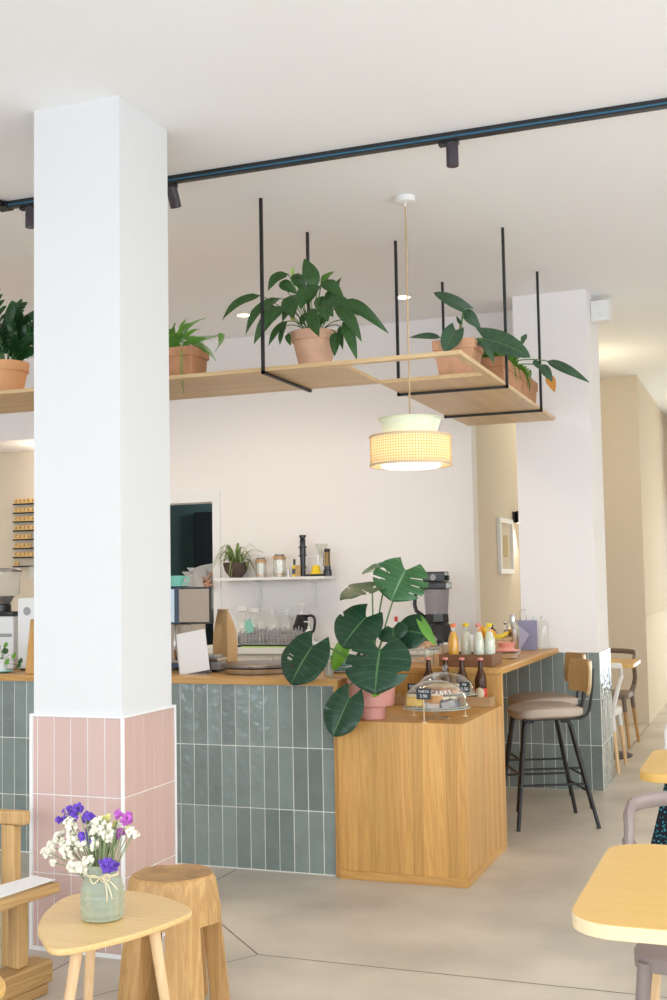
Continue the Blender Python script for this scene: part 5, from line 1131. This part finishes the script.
sh = ['pelvis','waist','chest','upch','neck','lsh','lel','rsh','rel']; SV = [Vector(J[n]) for n in sh]; SV[4] = Vector((.33, -.03, 1.53)); SV[6] = Vector((.37, -.315, 1.285)); SV[8] = Vector((.37, .19, 1.28))
skin('shirt', SV, [(0,1),(1,2),(2,3),(3,4),(2,5),(5,6),(3,7),(7,8)], [.135, .14, .155, .13, .07, .085, .062, .085, .062], 'shirt', pr)
tn = ['pelvis','lhip','lkn','lan','rhip','rkn','ran']; skin('trousers', [Vector(J[n]) for n in tn], [(0,1),(1,2),(2,3),(0,4),(4,5),(5,6)], [.13, .10, .073, .058, .10, .073, .058], 'trousers', pr)
MB().ball((.495, -.02, 1.71), .105, 20, 12, sz=1.1).build('hair', 'hair', pr, smooth=True)

# ------------------------------------------------------------------ bar stools (seat faces local -X)
def stool(loc, rz, label):
    s = thing('bar_stool', label, 'bar stool', loc, rz, 'bar stools at the bar')
    top = .615
    pts = []
    for i in range(28):
        a = 2*PI*i/28; cx, sy_ = math.cos(a), math.sin(a); pts.append((.205*math.copysign(abs(cx)**.55, cx), (.205-.02*(cx > 0)*cx)*math.copysign(abs(sy_)**.55, sy_)))
    R_ = []
    for k, (sc_, z) in enumerate(((.90, top), (.98, top+.012), (1, top+.028), (.985, top+.042), (.90, top+.050), (.5, top+.047))): R_ += [(x*sc_, y*sc_, z+(.012*(abs(y)/.2)**2 if k > 2 else 0)-(.012*max(0, -x/.2)**2)) for x, y in pts]
    m = MB(); n = 28; fs = [tuple(range(n-1, -1, -1)), tuple(5*n+i for i in range(n))]
    for j in range(5):
        for i in range(n): fs.append((j*n+i, j*n+(i+1) % n, (j+1)*n+(i+1) % n, (j+1)*n+i))
    m.add(R_, fs).build('seat', 'seat', s, smooth='auto')
    MB().box((-.17, -.17, top-.012), (.17, .17, top-.0005)).build('seat_plate', 'black', s, bevel=.003)
    T = {}
    for ix, fx, tx in ((-1, -.232, -.155), (1, .232, .105)):
        for iy in (-1, 1):
            p0 = Vector((tx, iy*.14, top-.020)); p1 = Vector((fx, iy*.225, .0)); T[(ix, iy)] = (p0, p1)
            MB().tube([p0-Vector((ix*.05, 0, -.003)), p0-Vector((ix*.015, 0, 0)), p0.lerp(p1, .04), p0.lerp(p1, .985), p1], .0115, 10).build('leg', 'black', s, smooth='auto')
    def on(k, z): p0, p1 = T[k]; t_ = (p0.z-z)/(p0.z-p1.z); return p0.lerp(p1, t_)
    for (ka, kb, z) in (((-1,-1), (1,-1), .245), ((-1,1), (1,1), .245), ((-1,-1), (-1,1), .30), ((1,-1), (1,1), .20)):
        MB().tube([on(ka, z), on(kb, z)], .0065, 8).build('stretcher', 'black', s, smooth='auto')
    for iy in (-1, 1):
        pts2 = [Vector((.10, iy*.07, top-.015)), Vector((.19, iy*.07, top-.012))]+bez((.19, iy*.07, top-.012), (.245, iy*.07, top-.005), (.25, iy*.075, top+.07), 6)[1:]+[Vector((.262, iy*.08, top+.17)), Vector((.268, iy*.08, top+.27))]
        MB().tube(pts2, .0085, 8).build('back_tube', 'black', s, smooth='auto')
    m = MB(); nu, nv = 14, 8; vs_ = []; uvs = []
    for side in (0, 1):
        for j in range(nv+1):
            v = j/nv; z = top+.125+.19*v
            for i in range(nu+1):
                u = i/nu*2-1; hw = .20*(1-.0*v); rnd = 1-.16*max(0, abs(2*v-1)-.55)/.45*1.0
                y = u*hw*rnd; x = .252-.055*u*u+.014*v+(.011 if side else 0); vs_.append((x, y, z))
    K = nu+1; N2 = (nv+1)*K; fs = []
    for j in range(nv):
        for i in range(nu):
            a = j*K+i; fs += [(a, a+1, a+K+1, a+K), (N2+a, N2+a+K, N2+a+K+1, N2+a+1)]
    for i in range(nu): fs += [(i, N2+i, N2+i+1, i+1), (nv*K+i, nv*K+i+1, N2+nv*K+i+1, N2+nv*K+i)]
    for j in range(nv): fs += [(j*K, (j+1)*K, N2+(j+1)*K, N2+j*K), (j*K+nu, N2+j*K+nu, N2+(j+1)*K+nu, (j+1)*K+nu)]
    m.add(vs_, fs).build('backrest', 'ply', s, smooth='auto')
    return s
a_st = math.atan2(.43, .9)
s1 = stool((-1.28, 6.86, 0), a_st, 'nearer bar stool with a taupe padded seat and curved wooden backrest')
dup(s1, (-1.395, 7.41, 0), a_st, 'farther bar stool, mostly hidden behind the nearer one, close to the tiled pillar')

# ------------------------------------------------------------------ hoop back chairs (front faces local -Y)
def chair(loc, rz, label, m, lm, group=None):
    s = thing('hoop_back_chair', label, 'chair', loc, rz, group)
    sh_, w2, d2 = .44, .22, .21
    pts = []
    for i in range(32):
        a = 2*PI*i/32; c_, q_ = math.cos(a), math.sin(a); pts.append(((w2+.012*(q_ < 0))*math.copysign(abs(c_)**.35, c_), d2*math.copysign(abs(q_)**.35, q_)))
    vs_ = []; n = 32
    for sc_, z in ((.93, sh_-.045), (1, sh_-.04), (1, sh_-.006), (.96, sh_), (.7, sh_-.006), (.3, sh_-.010)): vs_ += [(x*sc_, y*sc_, z) for x, y in pts]
    fs = [tuple(range(n-1, -1, -1)), tuple(5*n+i for i in range(n))]
    for j in range(5):
        for i in range(n): fs.append((j*n+i, j*n+(i+1) % n, (j+1)*n+(i+1) % n, (j+1)*n+i))
    MB().add(vs_, fs).build('seat', m, s, smooth='auto')
    for ix in (-1, 1):
        for iy in (-1, 1):
            p0 = Vector((ix*.195, iy*.185, sh_-.02)); p1 = Vector((ix*.235, iy*.225, 0)); k = .30
            L_ = MB().tube([p0.lerp(p1, k+.001), p0.lerp(p1, .98), p1], [.0165, .0125, .0115], 12).build('leg', lm, s, smooth='auto')
            MB().tube([p0, p0.lerp(p1, k)], [.020, .0185], 12).build('leg_sleeve', m, L_, smooth='auto')
    hz = .765
    hoop = [Vector((-.252, .02, hz-.10)), Vector((-.250, .03, hz-.055)), Vector((-.254, .06, hz-.022))]+[Vector((.252*math.cos(a), .10+.150*math.sin(a), hz-.005+.012*math.sin(a))) for a in [PI-PI*i/16 for i in range(17)]]+[Vector((.254, .06, hz-.022)), Vector((.250, .03, hz-.055)), Vector((.252, .02, hz-.10))]
    MB().tube(hoop, [.017, .018, .019]+[.019]*17+[.019, .018, .017], 10, sx=.8, sy=1.15).build('hoop_rail', m, s, smooth='auto')
    for ix in (-1, 1):
        MB().tube([Vector((ix*.195, .185, sh_-.02)), Vector((ix*.215, .215, sh_+.05)), Vector((ix*.230, .19, sh_+.11)), Vector((ix*.240, .11, sh_+.18)), Vector((ix*.252, .02, hz-.085))], [.022, .018, .016, .015, .017], 10, sx=1.2).build('curved_post', m, s, smooth='auto')
    MB().box((-.022, .200, sh_-.01), (.022, .212, hz-.0)).build('back_splat', m, s, bevel=.004)
    # splat leans out to the hoop
    s.children[-1].rotation_euler = (0, 0, 0)
    for v in s.children[-1].data.vertices:
        if v.co.z > .6: v.co.y += .037
    return s
ch1 = chair((-.155, 3.35, 0), 0, 'taupe plastic hoop back chair tucked under the large table at the right edge', 'taupe', 'leg')
ch2 = chair((-.195, 5.12, 0), 0, 'white hoop back chair with wooden legs behind the smaller table at the right edge', 'wplast', 'leg')
ch3 = chair((-1.33, 8.87, 0), PI, 'white hoop back chair just behind the tiled pillar, its back to the camera', 'wplast', 'leg')
ch4 = chair((-1.38, 10.12, 0), -.06, 'brown hoop back chair facing the camera behind the far wooden table', 'taupeD', 'legd')
# ------------------------------------------------------------------ tables
M['edgeLit'] = wood('daylit_table_edge', (.84, .68, .44), (.74, .56, .32), 'X', .5, 'Y', pv=.02, rough=.35, grain=.5)  # strong daylight on the near table's edge, painted in as paler wood
def rounded(x0, y0, x1, y1, r, n=7):
    out = []
    for cx, cy, a0 in ((x1-r, y1-r, 0), (x0+r, y1-r, 90), (x0+r, y0+r, 180), (x1-r, y0+r, 270)):
        for i in range(n+1): a = math.radians(a0+90*i/n); out.append((cx+r*math.cos(a), cy+r*math.sin(a)))
    return out
def cafe_table(loc, w, d, r, th, H, label, edge='table', rz=0):
    t = thing('cafe_table', label, 'table', loc, rz)
    MB().prism(rounded(-w/2+.001, -d/2+.001, w/2-.001, d/2-.001, r), H-.0015, H).build('table_top', 'table', t, smooth='auto')
    MB().prism(rounded(-w/2, -d/2, w/2, d/2, r), H-th, H-.0016).build('slab_edge', edge, t, smooth='auto', bevel=.002)  # plain slab without banding; its colour carries any painted daylight
    MB().lathe([(.032, .03), (.032, H-th-.012)], n=20).build('column', 'black', t, smooth='auto')
    MB().box((-.16, -.16, H-th-.012), (.16, .16, H-th-.0005)).build('mount_plate', 'black', t)
    MB().lathe([(.24, 0), (.24, .008), (.10, .022), (.033, .04), (.0001, .04)], n=40, cap1=False).build('base', 'black', t, smooth='auto')
    return t
cafe_table((-.045, 2.725, 0), .74, .73, .10, .030, .74, 'large honey wooden table with rounded corners nearest the camera at the right edge', 'edgeLit')
cafe_table((-.135, 4.46, 0), .66, .60, .075, .030, .74, 'smaller honey wooden table in the middle distance at the right edge')
cafe_table((-1.33, 9.49, 0), .60, .60, .05, .030, .74, 'wooden table far back between the white and the brown hoop back chairs')
# dotted cloth beside the white chair
o = thing('patterned_coat', 'black cloth with teal dots hanging beside the white chair at the right edge', 'cloth', (-.37, 4.84, 0))
m = MB(); nv, nu = 14, 10; vs_ = []; uvs = []
for j in range(nv+1):
    v = j/nv; z = .69-.60*v
    for i in range(nu+1): u = i/nu; vs_.append((-.04-.16*v+u*(.30+.10*v), .02*math.sin(u*14+v*2)+.03*v, z)); uvs.append((u, v))
m.add(vs_, [(j*(nu+1)+i, j*(nu+1)+i+1, (j+1)*(nu+1)+i+1, (j+1)*(nu+1)+i) for j in range(nv) for i in range(nu)], uvs)
dm = bpy.data.materials.new('dotted_fabric'); dm.use_nodes = True; nt = dm.node_tree; p_ = nt.nodes['Principled BSDF']; vo = nt.nodes.new('ShaderNodeTexVoronoi'); vo.inputs['Scale'].default_value = 85
tc = nt.nodes.new('ShaderNodeTexCoord'); nt.links.new(tc.outputs['Object'], vo.inputs['Vector']); rp = nt.nodes.new('ShaderNodeValToRGB'); nt.links.new(vo.outputs['Distance'], rp.inputs[0])
rp.color_ramp.elements[0].color = (.03, .32, .42, 1); rp.color_ramp.elements[0].position = .30; rp.color_ramp.elements[1].color = (.008, .008, .014, 1); rp.color_ramp.elements[1].position = .36; nt.links.new(rp.outputs[0], p_.inputs['Base Color']); p_.inputs['Roughness'].default_value = .9
m.build('cloth_panel', dm, o, smooth=True, solid=.006)
# ------------------------------------------------------------------ stump stool
c = Vector((-1.925, 3.53, 0)); st = thing('stump_stool', 'chunky carved tree stump stool beside the pink tiled column', 'stool', c)
H_ = .452; n = 64
def rad(a): return .135*(1+.045*math.sin(2*a+.5)+.03*math.sin(5*a+1)+.015*math.sin(9*a))*(1-.10*max(0, math.cos((a-2.2)*1.0))**24)
m = MB(); vs_ = []
prof = [(1.13, .30), (1.12, .34), (1.05, .40), (1.01, .435), (.97, H_-.004), (.93, H_)]
for sc_, z in prof: vs_ += [(rad(2*PI*i/n)*sc_*math.cos(2*PI*i/n), rad(2*PI*i/n)*sc_*math.sin(2*PI*i/n), z) for i in range(n)]
fs = [tuple(range(n-1, -1, -1))]
for j in range(len(prof)-1):
    for i in range(n): fs.append((j*n+i, j*n+(i+1) % n, (j+1)*n+(i+1) % n, (j+1)*n+i))
m.add(vs_, fs).build('stump_body', 'stump', st, smooth='auto')
m = MB(); rings = [(.93, H_), (.80, H_+.001), (.5, H_-.003), (.2, H_-.004)]; vs_ = []
for sc_, z in rings: vs_ += [(rad(2*PI*i/n)*sc_*math.cos(2*PI*i/n), rad(2*PI*i/n)*sc_*math.sin(2*PI*i/n), z+.0008) for i in range(n)]
fs = [tuple(3*n+i for i in range(n))]
for j in range(3):
    for i in range(n): fs.append((j*n+i, j*n+(i+1) % n, (j+1)*n+(i+1) % n, (j+1)*n+i))
m.add(vs_, fs).build('end_grain_top', 'stumptop', st, smooth='auto')
for k, (a0, wd) in enumerate(((-.85, .80), (.42, .55), (1.65, .55), (2.75, .55), (4.15, .60))):
    m = MB(); nn = 9; vs_ = []
    for z, sc_ in ((.302, 1.125), (.15, 1.24), (.0, 1.34)):
        vs_ += [(rad(a)*sc_*math.cos(a), rad(a)*sc_*math.sin(a), z) for a in [a0-wd/2+wd*i/nn for i in range(nn+1)]]
        vs_ += [(rad(a)*(sc_-.42)*math.cos(a), rad(a)*(sc_-.42)*math.sin(a), z) for a in [a0+wd/2-wd*i/nn for i in range(nn+1)]]
    q = 2*(nn+1); fs = [tuple(range(q-1, -1, -1)), tuple(2*q+i for i in range(q))]
    for j in range(2):
        for i in range(q): fs.append((j*q+i, j*q+(i+1) % q, (j+1)*q+(i+1) % q, (j+1)*q+i))
    m.add(vs_, fs).build('leg', 'stump', st, smooth='auto')
# ------------------------------------------------------------------ three legged side table with the flower vase
def guitar(pts, H, th, loc, label, nm='side_table', legs=(), m='tableD'):
    t = thing(nm, label, 'side table', loc)
    c_ = Vector(loc); P = [Vector((x-c_.x, y-c_.y)) for x, y in pts]; k = len(P); out = []
    for i in range(k):
        p0, p1, p2, p3 = P[i-1], P[i], P[(i+1) % k], P[(i+2) % k]
        for j in range(6):
            u = j/6; out.append(.5*((2*p1)+(-p0+p2)*u+(2*p0-5*p1+4*p2-p3)*u*u+(-p0+3*p1-3*p2+p3)*u**3))
    MB().prism([(p.x, p.y) for p in out], H-th, H).build('table_top', m, t, smooth='auto', bevel=.004)
    for (x0, y0), (x1, y1) in legs:
        MB().tube([(x0-c_.x, y0-c_.y, H-th-.001), (x1-c_.x, y1-c_.y, .0)], [.0165, .0105], 12).build('leg', 'leg', t, smooth='auto')
    return t
TB = [atz(x, y, .5) for x, y in ((41,936),(58,950),(120,938),(170,922),(192,911),(180,902),(150,893),(115,890),(70,895),(47,910),(38,925))]
tt = guitar([(p.x, p.y) for p in TB], .5, .016, (-1.78, 2.83, 0), 'small oak side table with a rounded triangular top carrying the flower vase',
    legs=(((-1.755, 2.70), (-1.79, 2.60)), ((-1.62, 2.86), (-1.58, 2.93)), ((-1.86, 2.93), (-1.93, 3.0))))
a = atz(104, 921, .5); vc = Vector((-1.772, 2.845, .501))
vz = thing('flower_vase', 'dimpled sage green glass vase with a raffia bow on the oak side table', 'vase', vc)
vp = [(.030, 0), (.060, .004), (.063, .012), (.064, .05), (.062, .085), (.054, .108), (.043, .118), (.043, .128), (.048, .150)]
m = MB(); nn = 48; vs_ = []; prof = []
for i in range(40):
    t_ = i/39*(len(vp)-1); k = min(len(vp)-2, int(t_)); f = t_-k; prof.append((vp[k][0]*(1-f)+vp[k+1][0]*f, vp[k][1]*(1-f)+vp[k+1][1]*f))
for j, (r, z) in enumerate(prof):
    for i in range(nn): a_ = 2*PI*i/nn; q = .0030*math.sin(9*a_+ (z*150))*math.sin(9*a_-(z*150))*(1 if z < .11 else 0); vs_.append(((r+q)*.92*math.cos(a_), (r+q)*.92*math.sin(a_), z))
fs = [tuple(range(nn-1, -1, -1))]
for j in range(39):
    for i in range(nn): fs.append((j*nn+i, j*nn+(i+1) % nn, (j+1)*nn+(i+1) % nn, (j+1)*nn+i))
m.add(vs_, fs).build('glass_body', 'vase', vz, smooth='auto')
MB().lathe([(.050, .006), (.054, .05), (.050, .085), (.0001, .086)], n=24).build('water', glass('tinted_water', (.88, .90, .82), body=.04), vz, smooth='auto')
MB().tube([(.042*math.cos(2*PI*i/28), .042*math.sin(2*PI*i/28), .121) for i in range(28)], .0035, 6, closed=True).build('raffia_band', 'raffia', vz, smooth=True)
m = MB(); bw = Vector((.018, -.042, .12))
for e1, e2 in (((.05, -.02, .03), (.035, -.01, .0)), ((-.03, -.02, .02), (-.02, -.01, -.01))): m.tube(bez(bw, bw+Vector(e1), bw+Vector(e2), 6)+bez(bw+Vector(e2), bw+Vector(e2)*.5+Vector((0, -.01, -.015)), bw, 4)[1:], .0022, 5)
for e in ((.045, -.01, -.05), (.03, -.012, -.06), (.05, .01, -.03)): m.tube(bez(bw, bw+Vector((.03, -.012, .01)), bw+Vector(e), 7), .0018, 5)
m.build('raffia_bow', 'raffia', vz, smooth=True)
bq = thing('flower_bunch', 'bunch of white, violet and magenta dried flowers standing in the glass vase', 'flowers', vc+Vector((0, 0, .012)))
def fq(x, y, dy=0): return at(30+x/5.558, 790+y/5.558, 2.865+dy)-bq.location
def cluster(x, y, r, n, mm, dy=0, pr=.0065):
    e = fq(x, y, dy); sm = MB(); sm.tube(bez((random.uniform(-.02,.02), random.uniform(-.02,.02), .0), (e.x*.22, e.y*.2, .12), e, 8), .0014, 4); stem = sm.build('flower_stem', 'stemp', bq)
    fm_ = MB(); st_ = MB()
    for i in range(n):
        d = Vector((random.gauss(0, 1), random.gauss(0, 1), random.gauss(0, 1))).normalized()*r*random.random()**.4; c0 = e+d
        for k in range(5):
            aa = 2*PI*k/5+random.random(); n_ = (d+Vector((0, -.02, .01))).normalized(); u_ = n_.cross(Vector((0, 0, 1))).normalized(); v_ = n_.cross(u_)
            tip = c0+(u_*math.cos(aa)+v_*math.sin(aa))*pr+n_*pr*.35; leaf(fm_, c0, tip, pr*.95, up=n_, shape='oval', n=3, mcount=1, fold=.15)
        if random.random() < .5: st_.tube([e-Vector((0, 0, r*1.2)), c0], .0008, 3)
    fm_.build('blossoms', mm, stem, smooth=False); 
    if st_.v: st_.build('twigs', 'stemp', stem)
for x, y, r, n, mm, dy in ((235,130,.020,26,'petV',0), (330,150,.016,20,'petV',.02), (275,105,.012,10,'petV',0), (170,165,.008,6,'petV',.01), (305,262,.013,16,'petV',-.03), (335,278,.010,8,'petV',-.03), (440,420,.017,24,'petV',-.05), (415,405,.010,10,'petV',-.05), (475,425,.010,8,'petV',-.05),
   (545,160,.014,16,'petM',.0), (495,135,.010,8,'petM',.02), (500,240,.013,12,'petM',.01), (575,250,.008,6,'petM',0), (335,225,.008,6,'petM',.03),
   (230,190,.016,18,'petW',-.02), (170,265,.014,16,'petW',0), (130,310,.013,14,'petW',0), (100,345,.013,14,'petW',0), (135,405,.008,7,'petW',0), (215,330,.020,26,'petW',-.03), (245,290,.016,16,'petW',-.03), (245,420,.016,20,'petW',-.05), (300,430,.015,18,'petW',-.05), (330,395,.012,12,'petW',-.05), (235,240,.012,10,'petW',-.02), (305,305,.012,10,'petW',-.04),
   (385,190,.020,28,'petW',0), (420,215,.018,22,'petW',-.02), (370,240,.016,16,'petW',-.02), (440,250,.016,16,'petW',-.02), (365,310,.012,10,'petW',-.03), (515,185,.011,9,'petW',.02), (560,230,.011,9,'petW',0), (592,243,.008,5,'petW',0), (470,195,.014,14,'petY',.03), (430,165,.012,10,'petY',.03), (530,195,.010,8,'petY',.03)):
    cluster(x-6, y, r*1.1, int(n*1.7), mm, dy, .0075)
gm = MB()
for i in range(60):
    a_ = random.uniform(0, 2*PI); r_ = random.uniform(.0, .035); e = Vector((math.cos(a_)*r_*1.9, math.sin(a_)*r_*1.2, random.uniform(.18, .26))); gm.tube(bez((math.cos(a_)*r_, math.sin(a_)*r_, .0), (math.cos(a_)*r_*.9, math.sin(a_)*r_*.8, .13), e, 5), .0012, 4)
tag(gm.build('stems', 'stemp', bq, smooth=True), kind='stuff')
# second side table, only its edge shows bottom left
guitar([(-1.68, 2.25), (-1.75, 2.06), (-1.98, 1.95), (-2.22, 2.02), (-2.30, 2.22), (-2.20, 2.38), (-1.95, 2.44), (-1.76, 2.37)], .5, .018, (-1.98, 2.2, 0), 'honey wooden side table whose rim just shows in the bottom left corner', legs=(((-1.85, 2.12), (-1.80, 2.05)), ((-2.1, 2.1), (-2.17, 2.03)), ((-1.97, 2.30), (-1.97, 2.39))), m='table')
# ------------------------------------------------------------------ rustic low timber chair at the left edge
rc = Vector((-2.66, 3.38, 0)); ru = thing('rustic_chair', 'low rustic chair of thick timber with a heavy foot beam at the left edge', 'chair', rc)
e = atz(49, 881, .40)-rc; s_ = atz(-9, 900, .40)-rc
def beam(p0, p1, w, h, name, m='rustic', bev=.008):
    p0, p1 = Vector(p0), Vector(p1); d = p1-p0; L = d.length; ang = math.atan2(d.y, d.x)-PI/2; el = math.atan2(d.z, math.hypot(d.x, d.y))
    o = MB().box((-w/2, 0, -h/2), (w/2, L, h/2)).build(name, m, ru, bevel=bev, seg=3); o.location = p0; o.rotation_euler = (el, 0, ang); return o
FB1 = atz(43, 978, .04)-rc; FD = (Vector((e.x, e.y, 0))-Vector((s_.x, s_.y, 0))).normalized()
def upright(p, z0, z1, w, d, name): 
    o = MB().box((-w/2, -d/2, 0), (w/2, d/2, z1-z0)).build(name, 'rusticZ', ru, bevel=.006); o.location = (p.x, p.y, z0); o.rotation_euler = (0, 0, math.atan2(FD.y, FD.x)-PI/2); return o
FE = Vector((FB1.x, FB1.y, 0))
beam(FE-FD*.75+Vector((0,0,.075)), FE+Vector((0,0,.075)), .10, .075, 'foot_beam'); beam(FE-FD*.22+Vector((0,0,.019)), FE-FD*.02+Vector((0,0,.019)), .095, .036, 'foot_block')
AE = Vector((e.x, e.y, 0))
pq = atz(22, 905, .38)-rc; pq = Vector((pq.x, pq.y, 0))
beam(Vector((s_.x, s_.y, .385))-FD*.45, Vector((e.x, e.y, .385)), .11, .034, 'side_plank')
lg = FE-FD*.12; upright(lg, .113, .368, .050, .05, 'front_post')
bpst = atz(14, 870, .42)-rc; bpst = Vector((bpst.x, bpst.y, 0))
perp = Vector((-FD.y, FD.x, 0))
seatm = MB(); q0 = Vector((s_.x, s_.y, 0))-FD*.4; 
for k in range(4): beam(q0+perp*(.12+k*.105)+Vector((0,0,.385)), Vector((e.x, e.y, 0))-FD*.10+perp*(.12+k*.105)+Vector((0,0,.385)), .10, .034, 'seat_plank')
bp1 = at(11, 868, 3.75)-rc; bp1 = Vector((bp1.x, bp1.y, 0)); upright(bp1, 0, at(11, 824, 3.75).z, .062, .045, 'back_post')
bp2 = bp1+Vector((-.5, -.02, 0)); upright(bp2, 0, at(11, 824, 3.75).z, .062, .045, 'back_post')
tz = at(11, 817, 3.75).z; o = MB().box((-.58, -.022, -.026), (.075, .022, .026)).build('back_rail', 'rusticZ', ru, bevel=.01, seg=3); o.location = (bp1.x, bp1.y, tz)
pa = atz(8, 890, .405); po = thing('loose_papers', 'sheets of white paper lying on the rustic chair at the left edge', 'papers', (pa.x, pa.y, .404), math.atan2(FD.y, FD.x)-PI/2)
for k in range(3): MB().box((-.06, -.28, k*.0022), (.05, .14+k*.012, k*.0022+.0018)).build('sheet', 'paper', po).rotation_euler = (0, 0, -.04*k)
